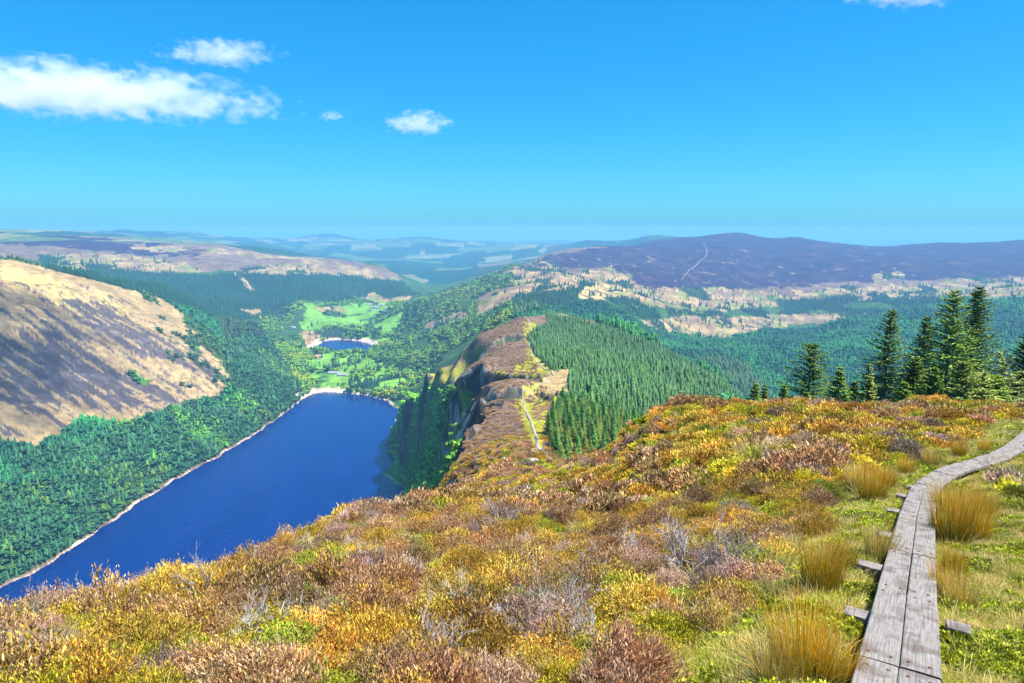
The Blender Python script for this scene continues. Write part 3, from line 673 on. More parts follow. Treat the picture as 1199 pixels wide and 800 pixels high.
# ------------------------------------------------------------------ plant building blocks
def unit(v): return v / (np.linalg.norm(v, axis=-1, keepdims=True) + 1e-9)
class Plant:
    """collects tapered leaf and twig strips, each with its own colour"""
    def __init__(s): s.V, s.Q, s.C, s.n = [], [], [], 0
    def blades(s, P_, D, L, W, bend=None, segs=2, c0=(1, 1, 1), c1=None, side=None, prof='leaf'):
        P_ = np.asarray(P_, float); n = len(P_); D = unit(np.asarray(D, float)); L = np.broadcast_to(L, (n,)); W = np.broadcast_to(W, (n,))
        if bend is None: bend = np.zeros((n, 3))
        bend = np.broadcast_to(bend, (n, 3))
        if side is None: side = unit(np.cross(D, rng.normal(size=(n, 3))))
        t = np.linspace(0, 1, segs + 1)
        if prof == 'leaf': w = np.array([.45] + [1.0] * (segs - 1) + [.08]) if segs > 1 else np.array([1, .15])
        elif prof == 'blade': w = 1 - .9 * t
        else: w = 1 - .55 * t
        c0 = np.broadcast_to(c0, (n, 3)); c1 = c0 if c1 is None else np.broadcast_to(c1, (n, 3))
        cen = P_[:, None] + D[:, None] * (L[:, None] * t)[..., None] + bend[:, None] * (L[:, None] * t ** 2)[..., None]
        off = side[:, None] * (W[:, None] * w / 2)[..., None]
        v = np.stack([cen - off, cen + off], 2).reshape(-1, 3)
        tc_ = t ** 1.25 if prof == 'blade' else t; c = np.repeat((c0[:, None] * (1 - tc_)[None, :, None] + c1[:, None] * tc_[None, :, None]), 2, axis=1).reshape(-1, 3)
        base = (np.arange(n) * (segs + 1) * 2)[:, None] + (np.arange(segs) * 2)[None]
        base = base.ravel() + s.n
        s.Q.append(np.stack([base, base + 1, base + 3, base + 2], 1)); s.V.append(v); s.C.append(c); s.n += len(v)
        return cen
    def tube(s, pts, r0, r1, col, sides=6):
        pts = np.asarray(pts, float); m = len(pts); rr = np.linspace(r0, r1, m); a = np.linspace(0, 2 * math.pi, sides, endpoint=False)
        d = unit(np.gradient(pts, axis=0)); ref = np.array([0.31, .2, .93]) if abs(d[0][2]) < .8 else np.array([1, 0.1, 0])
        u = unit(np.cross(d, ref)); w = np.cross(d, u)
        v = pts[:, None] + rr[:, None, None] * (np.cos(a)[None, :, None] * u[:, None] + np.sin(a)[None, :, None] * w[:, None])
        i, j = np.meshgrid(np.arange(m - 1), np.arange(sides), indexing='ij'); i = i.ravel(); j = j.ravel(); k = (j + 1) % sides
        s.Q.append(np.stack([i * sides + j, i * sides + k, (i + 1) * sides + k, (i + 1) * sides + j], 1) + s.n)
        s.V.append(v.reshape(-1, 3)); s.C.append(np.broadcast_to(col, (m * sides, 3))); s.n += m * sides
    def mesh(s, name, mat):
        me = make_mesh(name, np.vstack(s.V), quads=np.vstack(s.Q)); add_col(me, 'vc', np.vstack(s.C)); me.materials.append(mat); return me
def rdir(n, up=0.3, spread=1.0):
    v = rng.normal(size=(n, 3)) * spread; v[:, 2] = np.abs(v[:, 2]) + up; return unit(v)
def pick(cols, n, jit=.15):
    cols = np.array(cols); c = cols[rng.integers(0, len(cols), n)]; return np.clip(c * (1 + jit * rng.normal(size=(n, 1))), .005, 1)

def heather_bush(R_, H, nst, per, cols, stemc, sw=.009, sl_=.035, flat=1.0, bare=0):
    p = Plant(); a = rng.uniform(0, 6.283, nst); q = np.sqrt(rng.uniform(0, 1, nst))
    base = np.stack([np.cos(a) * q * R_ * .35, np.sin(a) * q * R_ * .35, np.zeros(nst)], 1)
    tip = np.stack([np.cos(a) * q * R_, np.sin(a) * q * R_, H * (1 - .55 * q ** 2) * rng.uniform(.7, 1.15, nst)], 1)
    D = tip - base; L = np.linalg.norm(D, axis=1); bend = rng.normal(size=(nst, 3)) * .1
    cen = p.blades(base, D, L, R_ * .022, bend=bend, segs=3, c0=pick(stemc, nst), prof='stem')
    t = rng.uniform(.35, 1.0, (nst, per)) ** .7
    P_ = (base[:, None] + D[:, None] * t[..., None] + bend[:, None] * (L[:, None] * t ** 2)[..., None]).reshape(-1, 3)
    P_ = P_ + rng.normal(size=P_.shape) * R_ * .07
    dd = unit(np.repeat(unit(D), per, 0) * .6 + rdir(nst * per, .25, .6))
    cc = pick(cols, nst * per, .22); stemtone = np.repeat(rng.uniform(.75, 1.3, nst), per)[:, None]
    p.blades(P_, dd, rng.uniform(.6, 1.4, nst * per) * sl_, sw, segs=2, c0=cc * stemtone * .8, c1=cc * stemtone * 1.1)
    return p
def grass_tuft(n_, R_, L, Wd, c0, c1, lean=.35, droop=.35, p=None):
    p = p or Plant(); a = rng.uniform(0, 6.283, n_); q = np.sqrt(rng.uniform(0, 1, n_)) * R_
    base = np.stack([np.cos(a) * q, np.sin(a) * q, -.02 * np.ones(n_)], 1)
    D = np.stack([np.cos(a) * q / R_ * lean, np.sin(a) * q / R_ * lean, np.ones(n_)], 1) + rng.normal(size=(n_, 3)) * (.14 if lean > .3 else .08)
    LL = L * rng.uniform(.3, 1.12, n_)
    bend = np.stack([np.cos(a), np.sin(a), -.8 * np.ones(n_)], 1) * (droop * rng.uniform(0, 1, n_) ** 2)[:, None]
    p.blades(base, D, LL, Wd * rng.uniform(.7, 1.3, n_), bend=bend, segs=4, c0=pick(c0, n_, .2), c1=pick(c1, n_, .2), prof='blade')
    return p
def twig_bush(R_, H, stems, col, fine=1.0, leafcols=None, wmul=1.0):
    """bare branching heather skeleton"""
    p = Plant()
    a = rng.uniform(0, 6.283, stems); base = np.stack([np.cos(a), np.sin(a), 0 * a], 1) * R_ * .12
    D = unit(np.stack([np.cos(a) * rng.uniform(.3, 1.3, stems), np.sin(a) * rng.uniform(.3, 1.3, stems), np.ones(stems) * .9], 1)); L = np.full(stems, H * .55) * rng.uniform(.7, 1.2, stems)
    w = .016 * wmul
    for lev in range(4):
        n_ = len(base); bend = rng.normal(size=(n_, 3)) * .18 + [0, 0, .12]
        for sgn in (0, 1):
            sd = unit(np.cross(D, rng.normal(size=(n_, 3))))
            p.blades(base, D, L, w * rng.uniform(.7, 1.2, n_), bend=bend, segs=3, c0=pick(col, n_), side=sd, prof='stem')
        k_ = [3, 4, 4, 0][lev]
        if lev == 3: break
        t = rng.uniform(.35, 1.0, (n_, k_)); P_ = base[:, None] + D[:, None] * (L[:, None] * t)[..., None] + bend[:, None] * (L[:, None] * t ** 2)[..., None]
        base = P_.reshape(-1, 3); D = unit(np.repeat(D, k_, 0) + rng.normal(size=(n_ * k_, 3)) * .55 + [0, 0, .1]); L = np.repeat(L, k_) * rng.uniform(.45, .7, n_ * k_); w *= .55
    return p

# ------------------------------------------------------------------ scattering of uncountable ground cover and far woods
def unlinked(name, meshes):
    c = bpy.data.collections.new(name)
    for i, m_ in enumerate(meshes):
        o = bpy.data.objects.new(f'{name}_{i:02d}', m_); c.objects.link(o)
    return c
def scatter(name, P_, rot, scl, idx, tint, coll, label, cat):
    me = bpy.data.meshes.new(name); me.vertices.add(len(P_)); me.vertices.foreach_set('co', np.asarray(P_, np.float32).ravel())
    def at_(n_, ty, data, key): a = me.attributes.new(n_, ty, 'POINT'); a.data.foreach_set(key, np.ascontiguousarray(data).ravel())
    at_('rot', 'FLOAT_VECTOR', np.asarray(rot, np.float32), 'vector'); at_('scl', 'FLOAT_VECTOR', np.asarray(scl, np.float32), 'vector')
    at_('idx', 'INT', np.asarray(idx, np.int32), 'value'); at_('tint', 'FLOAT_VECTOR', np.asarray(tint, np.float32), 'vector'); at_('istint', 'FLOAT', np.ones(len(P_), np.float32), 'value')
    g = bpy.data.node_groups.new(name, 'GeometryNodeTree')
    g.interface.new_socket('Geometry', in_out='INPUT', socket_type='NodeSocketGeometry'); g.interface.new_socket('Geometry', in_out='OUTPUT', socket_type='NodeSocketGeometry')
    gi, go = g.nodes.new('NodeGroupInput'), g.nodes.new('NodeGroupOutput'); ci = g.nodes.new('GeometryNodeCollectionInfo'); ci.inputs['Collection'].default_value = coll
    ci.inputs['Separate Children'].default_value = True; ci.inputs['Reset Children'].default_value = True
    ip = g.nodes.new('GeometryNodeInstanceOnPoints'); ip.inputs['Pick Instance'].default_value = True
    def na(n_, ty):
        a = g.nodes.new('GeometryNodeInputNamedAttribute'); a.data_type = ty; a.inputs[0].default_value = n_; return a.outputs[0]
    er = g.nodes.new('FunctionNodeEulerToRotation')
    g.links.new(na('rot', 'FLOAT_VECTOR'), er.inputs[0]); g.links.new(er.outputs[0], ip.inputs['Rotation'])
    g.links.new(na('scl', 'FLOAT_VECTOR'), ip.inputs['Scale']); g.links.new(na('idx', 'INT'), ip.inputs['Instance Index'])
    g.links.new(gi.outputs[0], ip.inputs['Points']); g.links.new(ci.outputs[0], ip.inputs['Instance']); g.links.new(ip.outputs[0], go.inputs[0])
    o = bpy.data.objects.new(name, me); COL.objects.link(o); md = o.modifiers.new('scatter', 'NODES'); md.node_group = g
    tag(o, label, cat, kind='stuff'); return o

# ------------------------------------------------------------------ conifers and broadleaf trees
def conifer(Ht, Rb, whorls, per, green, tips, twigs=5, gap=0, bare=.06, tw=.07, tl=.32, power=.85, trunk_col=(.13, .10, .08), droop=-.22, asym=0):
    """returns trunk plant, crown plant"""
    tk, cr = Plant(), Plant()
    zs = np.linspace(-.5, Ht * .985, 9); tk.tube(np.stack([.05 * np.sin(zs), .05 * np.cos(zs * .7), zs], 1), Ht * .013 + .04, .02, trunk_col, 8)
    B, D, L = [], [], []
    for i in range(whorls):
        h = bare + (1 - bare) * ((i + .5 * random.random()) / whorls) ** 1.05; k_ = max(3, int(per * (1.05 - .5 * h))); a0 = random.random() * 6.28
        for j in range(k_):
            if random.random() < gap: continue
            a = a0 + 6.283 * j / k_ + random.uniform(-.3, .3)
            l = Rb * ((1 - h) ** power * .93 + .05) * random.uniform(.7, 1.15) * (1 + asym * math.cos(a))
            if h < .12: l *= .8
            B.append((0, 0, h * Ht)); D.append((math.cos(a), math.sin(a), .12 + .75 * h ** 2 + random.uniform(-.12, .1))); L.append(l)
    B, D, L = np.array(B), unit(np.array(D)), np.array(L); n_ = len(B)
    bend = np.stack([0 * L, 0 * L, droop + .3 * rng.uniform(-.3, .6, n_)], 1)
    cr.blades(B, D, L, .03 + .012 * L, bend=bend, segs=4, c0=trunk_col, c1=np.array(green[0]) * .7, prof='stem')
    hz_ = unit(np.cross(D, [0, 0, 1.0]))
    for sgn in (-1, 1):
        m_ = max(2, twigs); t = np.clip((np.arange(m_)[None] + rng.uniform(0, 1, (n_, m_))) / m_, .12, 1)
        P_ = B[:, None] + D[:, None] * (L[:, None] * t)[..., None] + bend[:, None] * (L[:, None] * t ** 2)[..., None]
        dd = unit(D[:, None] * .75 + sgn * hz_[:, None] * .8 + rng.normal(size=(n_, m_, 3)) * .16 + [0, 0, -.1])
        ll = (tl * (.30 + .85 * L[:, None] / Rb) * (1.25 - .55 * t) * rng.uniform(.7, 1.3, (n_, m_))).ravel()
        g0 = pick(green, n_ * m_, .18); g1 = g0 * .4 + .6 * pick(tips, n_ * m_, .15)
        nrm = unit(np.array([0, 0, 1.0]) + rng.normal(size=(n_ * m_, 3)) * .45); dd = dd.reshape(-1, 3)
        cr.blades(P_.reshape(-1, 3), dd, ll, tw * rng.uniform(.7, 1.4, n_ * m_), bend=[0, 0, -.18], segs=2, c0=g0, c1=g1, side=unit(np.cross(dd, nrm)))
        # hanging sprays under the bough
        dd2 = unit(dd + [0, 0, -.7]); cr.blades(P_.reshape(-1, 3), dd2, ll * .6, tw * .9, segs=1, c0=g0 * .75, c1=g0)
    tipd = unit(D + bend * 1.2); P_ = B + D * (L * .92)[:, None] + bend * (L * .85)[:, None]
    cr.blades(P_, tipd, .22 + 0 * L, tw, segs=2, c0=pick(green, n_), c1=pick(tips, n_))
    return tk, cr
GRN = [(.035, .075, .018), (.05, .095, .02), (.03, .06, .02)]; TIP = [(.13, .17, .03), (.09, .14, .03), (.16, .19, .04)]
def far_conifer(Hh, Rb, tiers, sides, seed, bare=.04):
    rs = np.random.default_rng(seed); V, T = [], []
    V += [(-.12, 0, -1), (.12, .05, -1), (0, -.1, Hh * .6)]; T.append((0, 1, 2)); c = [(.1, .08, .06)] * 3
    for k_ in range(tiers):
        h0 = Hh * (bare + (1 - bare) * k_ / tiers); h1 = h0 + Hh * (1.7 / tiers) * (1.0 if k_ < tiers - 1 else .62); rad = Rb * (1 - k_ / tiers) ** .8 + .1
        b0 = len(V); V.append((rs.normal() * .05, rs.normal() * .05, min(h1, Hh))); c.append((1.35, 1.35, 1.2))
        for j in range(sides * 2):
            a = 3.1416 * j / sides + rs.uniform(-.12, .12); q_ = rad * (rs.uniform(.85, 1.15) if j % 2 else rs.uniform(.45, .65))
            V.append((q_ * math.cos(a), q_ * math.sin(a), h0 + (-.06 if j % 2 else .05) * Hh / tiers * 3 + rs.normal() * .1)); c.append((1.25, 1.25, 1.0) if j % 2 else (.72, .76, .76))
        for j in range(sides * 2): T.append((b0, b0 + 1 + j, b0 + 1 + (j + 1) % (sides * 2)))
    me = make_mesh('far_conifer', V, tris=T); add_col(me, 'vc', np.array(c)); me.materials.append(M_far); return me
def far_broadleaf(Hh, Rb, lumps, seed):
    rs = np.random.default_rng(seed); p = Plant(); p.n = 0
    n_ = lumps * 26; ctr = rs.normal(size=(lumps, 3)) * [Rb * .42, Rb * .42, Hh * .15] + [0, 0, Hh * .6]
    li = rs.integers(0, lumps, n_); d = rs.normal(size=(n_, 3)); d /= np.linalg.norm(d, axis=1)[:, None]
    P_ = ctr[li] + d * Rb * .5 * rs.uniform(.6, 1.1, (n_, 1)); sd = np.cross(d, rs.normal(size=(n_, 3))); sd /= np.linalg.norm(sd, axis=1)[:, None]
    t2 = np.cross(sd, d) + d * rs.uniform(-.5, .5, (n_, 1)); cc = np.clip((.55 + .5 * (P_[:, 2:3] / Hh)) * rs.uniform(.85, 1.15, (n_, 1)), .65, 1.3) * np.ones(3)
    p.blades(P_ - t2 * Rb * .2, t2, Rb * .48, Rb * .46, segs=2, c0=cc, side=sd)
    p.tube([(0, 0, -1), (0, 0, Hh * .6)], .2, .1, (.15, .12, .1), 3)
    return p.mesh('far_broadleaf', M_far)
far_protos = [far_conifer(13, 2.6, 6, 5, 1), far_conifer(15, 2.3, 7, 5, 2), far_conifer(11, 2.8, 5, 6, 3),
              far_broadleaf(10, 4.2, 6, 4), far_broadleaf(8, 3.6, 5, 5), far_conifer(17, 2.6, 4, 5, 6, bare=.5)]
far_coll = unlinked('far_tree', far_protos)

cand = []
for y0, y1, sp_ in [(150, 1150, 3.4), (1150, 1900, 5.2), (1900, 3000, 9.5), (3000, 4500, 15)]:
    gx, gy = np.meshgrid(np.arange(-y1 * (1.1 if y1 < 2000 else .9), y1 * .86, sp_), np.arange(y0, y1, sp_)); gx, gy = gx.ravel(), gy.ravel()
    gx = gx + rng.uniform(-.45, .45, len(gx)) * sp_; gy = gy + rng.uniform(-.45, .45, len(gy)) * sp_
    k_ = (gx < gy * .84 + 30) & (gx > -gy * (1.45 if y1 < 2000 else .9) - 30); cand.append(np.stack([gx[k_], gy[k_], np.full(k_.sum(), sp_)], 1))
cand = np.vstack(cand); cz = ground(cand[:, 0], cand[:, 1])
fi_ = np.interp(np.log(np.hypot(cand[:, 0], cand[:, 1])), lr, np.arange(NR)).astype(int); fj_ = np.interp(np.arctan2(cand[:, 0], cand[:, 1]), TH, np.arange(NT)).astype(int)
den, kind = forest(cand[:, 0], cand[:, 1], cz, STG[fi_, fj_])
HOUSES = [(433,357,26,'long white building nearest the wooded slope foot, left end of the village'),(440,360,34,'longest pale building in the middle of the distant village'),(447,358,18,'small white house behind the longest village building'),
        (453,362,22,'white house at the right end of the distant village'),(437,364,20,'low white house in front of the village, left of two'),(449,366,16,'low white house in front of the village, right of two'),
        (391,438,24,'long grey roofed building among trees between the two lakes'),(401,440,20,'second roofed building among trees between the two lakes, right of the long one'),
        (343,384,14,'lone white cottage left of the small lake')]
for hx_, hy_, _, _ in HOUSES:
    p_ = hit(hx_, hy_, lo=1000)[0]; den[(np.abs(cand[:, 0] - p_[0]) < 26) & (cand[:, 1] - p_[1] > -75) & (cand[:, 1] - p_[1] < 16)] = 0
den[(kind == 2) & (vis_noise(cand[:, 0], cand[:, 1], .05, 4, 131) < .02) & (rng.uniform(size=len(cand)) < .55)] = 0
keep = rng.uniform(size=len(cand)) < den * .93
cand, cz, kind = cand[keep], cz[keep], kind[keep]
TR = np.column_stack([cand[:, :2], cz]); SPC = cand[:, 2]
n_ = len(TR); print('trees', n_)
KT = {  # kind: prototype choices, tint choices, size
 0: ([0, 1, 3, 4], [(.022,.05,.028),(.03,.07,.03),(.05,.09,.03)], .95), 1: ([0, 1, 2, 0, 2, 3, 4], [(.018,.11,.05),(.025,.15,.055),(.03,.20,.06),(.018,.09,.045)], .8),
 2: ([3, 4, 3, 4, 3, 0], [(.03,.08,.03),(.13,.30,.02),(.18,.36,.025),(.08,.20,.02),(.30,.38,.02)], 1.0), 3: ([3, 4, 3, 4, 0], [(.03,.085,.025),(.09,.20,.02),(.14,.28,.02),(.19,.25,.03)], .9),
 4: ([0, 1, 2, 0, 1, 3, 3], [(.010,.075,.04),(.014,.12,.045),(.035,.20,.045)], .9), 5: ([3, 4, 3, 4, 1, 5], [(.03,.12,.05),(.04,.15,.05),(.03,.10,.05),(.09,.20,.03)], .75),
 6: ([0, 1, 2], [(.006,.045,.03),(.008,.06,.035)], .95), 7: ([0, 1, 2], [(.05,.13,.045),(.065,.16,.05),(.042,.11,.042)], .5),
 8: ([5, 1, 5, 0], [(.03,.075,.025),(.045,.10,.03)], 1.05), 9: ([3, 4], [(.04,.12,.02),(.10,.26,.02),(.13,.32,.02),(.20,.40,.03)], .5)}
fidx = np.zeros(n_, int); ftint = np.zeros((n_, 3)); fs = np.ones(n_)
patch = vis_noise(TR[:, 0], TR[:, 1], .09, 3, 301)
for k_, (pr, ti, s_) in KT.items():
    m = np.where(kind == k_)[0]; pr = np.array(pr); ti = np.array(ti)
    if not len(m): continue
    fidx[m] = pr[rng.integers(0, len(pr), len(m))]
    sel = np.clip(((patch[m] * 1.3 + .5 + rng.normal(size=len(m)) * .22) * len(ti)).astype(int), 0, len(ti) - 1); ftint[m] = ti[sel] * rng.uniform(.88, 1.14, (len(m), 1)); fs[m] = s_
fs = fs * rng.uniform(.5, 1.25, n_) * (1 + .5 * vis_noise(TR[:, 0], TR[:, 1], .04, 2, 311)) * np.where(SPC > 9, 1.15, 1)
# brighter young growth along the upper edge of the lakeside wood
hx, hy, hz = project(TR[:, 0], TR[:, 1], TR[:, 2] - CZ)
m = np.isin(kind, [1, 5]) & (hy < 545) & (hy > 440) & (hx < 300); ftint[m] = ftint[m] * (1 + sstep(-.15, .35, patch[m])[:, None] * [.35, .65, .1])
m = (hz < 560) & (kind == 7); ftint[m] *= [1.15, 1.1, .95]
m = (kind == 9) & (TR[:, 2] < 300); ftint[m] *= 2.0  # low crag scrub tinted brighter to make up for the cliff's shade
# nearest plantation trees stand as individuals
near_i = np.where((kind == 7) & (hx > 615) & (hx < 860) & (hz < 700))[0]
near_i = near_i[np.argsort(hz[near_i])]
def seen(px_, py_, pz_):
    d = np.array([px_, py_, pz_ - CZ]); t = np.linspace(.02, .96, 260); g = ground(d[0] * t, d[1] * t); return bool((g < CZ + d[2] * t).all())
chosen = []
for i in near_i:
    if seen(TR[i, 0], TR[i, 1], TR[i, 2] + 9 * fs[i]): chosen.append(i)
    if len(chosen) >= 285: break
rest = np.ones(n_, bool); rest[chosen] = False
# trees hidden behind the near brow are not built
rest &= ~((hz < 420) & (kind == 7) & ~((hx > 600) & (hx < 900)))
def put_forest(name, m, label):
    m = m & rest; q_ = m.sum()
    rot = np.stack([rng.normal(size=q_) * .03, rng.normal(size=q_) * .03, rng.uniform(0, 6.28, q_)], 1)
    s3 = fs[m][:, None] * np.stack([rng.uniform(1.15, 1.65, q_)] * 2 + [rng.uniform(.75, 1.15, q_)], 1)
    scatter(name, TR[m], rot, s3, fidx[m], ftint[m], far_coll, label, 'woodland')
put_forest('lakeside_forest', np.isin(kind, [0, 1, 5]), 'deep green forest between the lake shore and the pale open hillside')
put_forest('valley_woodland', kind == 2, 'bright green mixed woodland on the valley floor round the small lake')
put_forest('spur_woodland', kind == 3, 'light green woodland on the spur right of the small lake')
put_forest('spruce_plantation', kind == 7, 'even green spruce plantation on the shoulder right of the ridge path')
put_forest('pine_belt', kind == 8, 'tall belt of pines with bare trunks behind the pale strip of ground')
put_forest('valley_forest', kind == 4, 'blue green forest on the valley side behind the tall conifers')
put_forest('hill_forest', kind == 6, 'dark blue green forest blocks on the far hills')
put_forest('crag_woodland', kind == 9, 'fresh green scrub and birch in the gullies of the crags above the lake')

# individual plantation spruces
mids = []
for k_ in range(4):
    sc_ = [(12, 2.2), (13.5, 2.5), (10.5, 2.4), (12.5, 2.0)][k_]
    tk, cr = conifer(sc_[0], sc_[1], 20, 8, [(c_[0] * 2.6, c_[1] * 3.6, c_[2] * 3) for c_ in GRN], [(c_[0] * 1.2, c_[1] * 1.9, c_[2] * 1.6) for c_ in TIP], twigs=3, tw=.34, tl=.85, gap=.05)
    mids.append((tk.mesh('spruce_trunk', M_bark), cr.mesh('spruce_crown', M_tree)))
pale = [(.12, .14, .05), (.15, .16, .06)]
tk, cr = conifer(9, 2.3, 18, 7, [(.13, .19, .03), (.17, .24, .035)], [(.30, .36, .05), (.36, .40, .07)], twigs=3, tw=.26, tl=.8, gap=.12)
light_mid = (tk.mesh('spruce_trunk', M_bark), cr.mesh('spruce_crown', M_tree))
for me_ in [c_ for _, c_ in mids] + [light_mid[1]]: pass
for q_, i in enumerate(chosen):
    lightone = (hz[i] < 330 and rng.uniform() < .55) or rng.uniform() < .04
    tme, cme = light_mid if lightone else mids[int(rng.integers(0, 4))]
    e = empty('spruce_tree', TR[i], float(rng.uniform(0, 6.28))); s_ = float(max(fs[i] * 1.05, .5) * 1.0 * (.9 if lightone else 1)); e.scale = (s_ * float(rng.uniform(1.2, 1.6)),) * 2 + (s_,)
    link('trunk', tme, None, e); link('crown', cme, None, e)
    if lightone: tag(e, 'pale yellow green young spruce at the near edge of the plantation beside the heather brow', 'tree', 'young spruces on the plantation edge')
    else: tag(e, 'dark green spruce standing in the plantation right of the ridge path', 'tree', 'spruces in the plantation')
# ------------------------------------------------------------------ tall conifers behind the brow on the right
def hero(px, Zd, top, width, kindname, label, seed, dark=1.0, gap=.05, per=13, power=.85, tips=TIP, greens=GRN, asym=0, bare=.03, droop=-.22, group=None):
    random.seed(seed)
    a, b, c = ray(px, 400); X0, Y0 = a * Zd, b * Zd * 1.0
    g = float(ground(X0, Y0)[0]); a, b, c = ray(px, top); Zt = CZ + c * Zd * (Y0 / (b * Zd)); Ht = Zt - g
    Rb = width / 800 * Zd / 2 * 2.15
    gr = [tuple(v * dark * w_ for v, w_ in zip(c_, (1.9, 2.1, .9))) for c_ in greens]; tips = [tuple(v * w_ for v, w_ in zip(c_, (1.8, 1.8, .8))) for c_ in tips]
    tk, cr = conifer(Ht, Rb, int(Ht * 3.0), per, gr, tips, twigs=10, gap=gap, tw=.12, tl=min(.62, Rb * .36), power=power, bare=bare, asym=asym, droop=droop)
    e = empty(kindname, (X0, Y0, g), 0)
    link('trunk', tk.mesh('trunk', M_bark), None, e); link('crown', cr.mesh('crown', M_tree), None, e)
    tag(e, label, 'tree', group); return e
PALE_G = [(.10, .13, .05), (.13, .15, .07), (.09, .11, .05)]; PALE_T = [(.24, .26, .12), (.28, .28, .15)]
BR_G = [(.06, .11, .02), (.075, .13, .025)]; BR_T = [(.13, .18, .03), (.16, .21, .04)]
hero(951, 70, 403, 56, 'spruce_tree', 'broad bushy dark spruce standing apart, leftmost of the big conifers on the skyline', 1, gap=.05, per=9, power=.55)
hero(1041, 76, 364, 56, 'spruce_tree', 'dense dark spruce with a straight spire, first tall one right of the bushy spruce', 2, dark=.75, gap=.02, per=9, power=.75)
hero(1083, 84, 371, 50, 'spruce_tree', 'shaded spruce standing behind and between the tallest conifers', 3, dark=.65, gap=.06)
hero(1112, 72, 341, 70, 'spruce_tree', 'tall yellow green spruce with sparse ragged top showing its trunk', 4, dark=1.5, gap=.17, tips=[(.20,.23,.05),(.17,.20,.04)], power=.72)
hero(1140, 78, 337, 60, 'spruce_tree', 'tallest dark spruce with narrow pointed top beside the sparse one', 5, dark=1.0, gap=.08, power=.75)
hero(1178, 66, 412, 62, 'larch_tree', 'pale grey green conifer with thin branches and visible trunk near the right end', 6, gap=.28, tips=PALE_T, greens=PALE_G, power=.6, per=7)
hero(1203, 74, 385, 56, 'spruce_tree', 'dark spruce cut by the right end of the tree row', 7, dark=.8)
hero(1021, 70, 425, 24, 'spruce_tree', 'thin pale half bare conifer close against the dense dark spruce', 8, gap=.35, tips=PALE_T, greens=PALE_G)
hero(987, 64, 430, 34, 'spruce_tree', 'small light green conifer between the bushy spruce and the dark spire', 9, gap=.15, tips=BR_T, greens=BR_G)
hero(1005, 70, 446, 30, 'spruce_tree', 'small dark conifer at the foot of the pale half bare one', 10, dark=.9)
hero(1132, 58, 424, 54, 'spruce_tree', 'mid height yellow green spruce in front of the tallest conifers', 11, gap=.12, tips=BR_T, greens=PALE_G, power=.7)
hero(1156, 60, 436, 48, 'spruce_tree', 'greyish ragged young spruce just left of the pale thin branched conifer', 12, gap=.22, tips=PALE_T, greens=PALE_G)
hero(1064, 56, 446, 30, 'spruce_tree', 'bright green sapling spruce in front of the shaded spruce', 13, gap=.12, tips=BR_T, greens=BR_G)
hero(1098, 60, 430, 44, 'spruce_tree', 'deep green young spruce filling the gap under the sparse topped one', 14, dark=1.2)
hero(922, 60, 449, 18, 'spruce_tree', 'little yellow green sapling conifer beside the bushy spruce', 15, tips=BR_T, greens=BR_G)
hero(888, 64, 449, 22, 'spruce_tree', 'small green conifer tip showing over the brow, leftmost of two together', 16, tips=BR_T, greens=GRN)
hero(899, 66, 450, 16, 'spruce_tree', 'small green conifer tip showing over the brow, right one of two together', 17, tips=BR_T, greens=GRN)
hero(1170, 62, 440, 40, 'spruce_tree', 'low bushy green spruce at the foot of the pale thin branched conifer', 21, tips=BR_T, greens=BR_G, power=.6)
hero(1074, 66, 420, 40, 'spruce_tree', 'dark young spruce low between the shaded spruce and the sparse topped one', 22, dark=.9, power=.6)
hero(800, 90, 458, 20, 'spruce_tree', 'pale thin conifer top rising over the heather knoll', 18, gap=.2, tips=PALE_T, greens=PALE_G)

# trees along the crest of the left hillside
lone = [(1560 - i * 0, i) for i in range(0)]
crest = []
for i in range(84):
    px = -20 + i * 3.6 + random.uniform(-3, 3); best = None
    a, b, c = ray(px, 400)
    Zs = np.linspace(1150, 2000, 220); g = ground(a * Zs, b * Zs); el_ = (g - CZ) / Zs; k_ = int(np.argmax(el_))
    if px > 330: break
    Zc = Zs[k_] + random.uniform(-14, 6); crest.append((a * Zc, b * Zc * 1.0))
for i, (cx_, cy_) in enumerate(crest):
    tme, cme = mids[i % 4]; e = empty('pine_tree', (cx_, cy_, float(ground(cx_, cy_)[0])), random.uniform(0, 6)); s_ = random.uniform(.75, 1.2); e.scale = (s_ * 1.7, s_ * 1.7, s_ * .70)
    link('trunk', tme, None, e); link('crown', cme, None, e)
    tag(e, 'dark pine in the row along the crest of the pale left hillside', 'tree', 'pines along the hillside crest')

# ------------------------------------------------------------------ boardwalk
m_wood, t, b, out = mat('weathered_boards')
tc = N(t, 'ShaderNodeAttribute', attribute_name='board')
mp = t.nodes.new('ShaderNodeMapping'); mp.inputs['Scale'].default_value = (3, 70, 3); t.links.new(tc.outputs[1], mp.inputs[0])
ng = t.nodes.new('ShaderNodeTexNoise'); ng.inputs['Scale'].default_value = 1; ng.inputs['Detail'].default_value = 8; ng.inputs['Roughness'].default_value = .7; t.links.new(mp.outputs[0], ng.inputs['Vector'])
nl = t.nodes.new('ShaderNodeTexNoise'); nl.inputs['Scale'].default_value = 5; nl.inputs['Detail'].default_value = 6; t.links.new(tc.outputs[1], nl.inputs['Vector'])
mp2 = t.nodes.new('ShaderNodeMapping'); mp2.inputs['Scale'].default_value = (21, 34, 5); t.links.new(tc.outputs[1], mp2.inputs[0])
vo = t.nodes.new('ShaderNodeTexVoronoi'); vo.inputs['Scale'].default_value = 1; vo.inputs['Randomness'].default_value = .55; t.links.new(mp2.outputs[0], vo.inputs['Vector'])
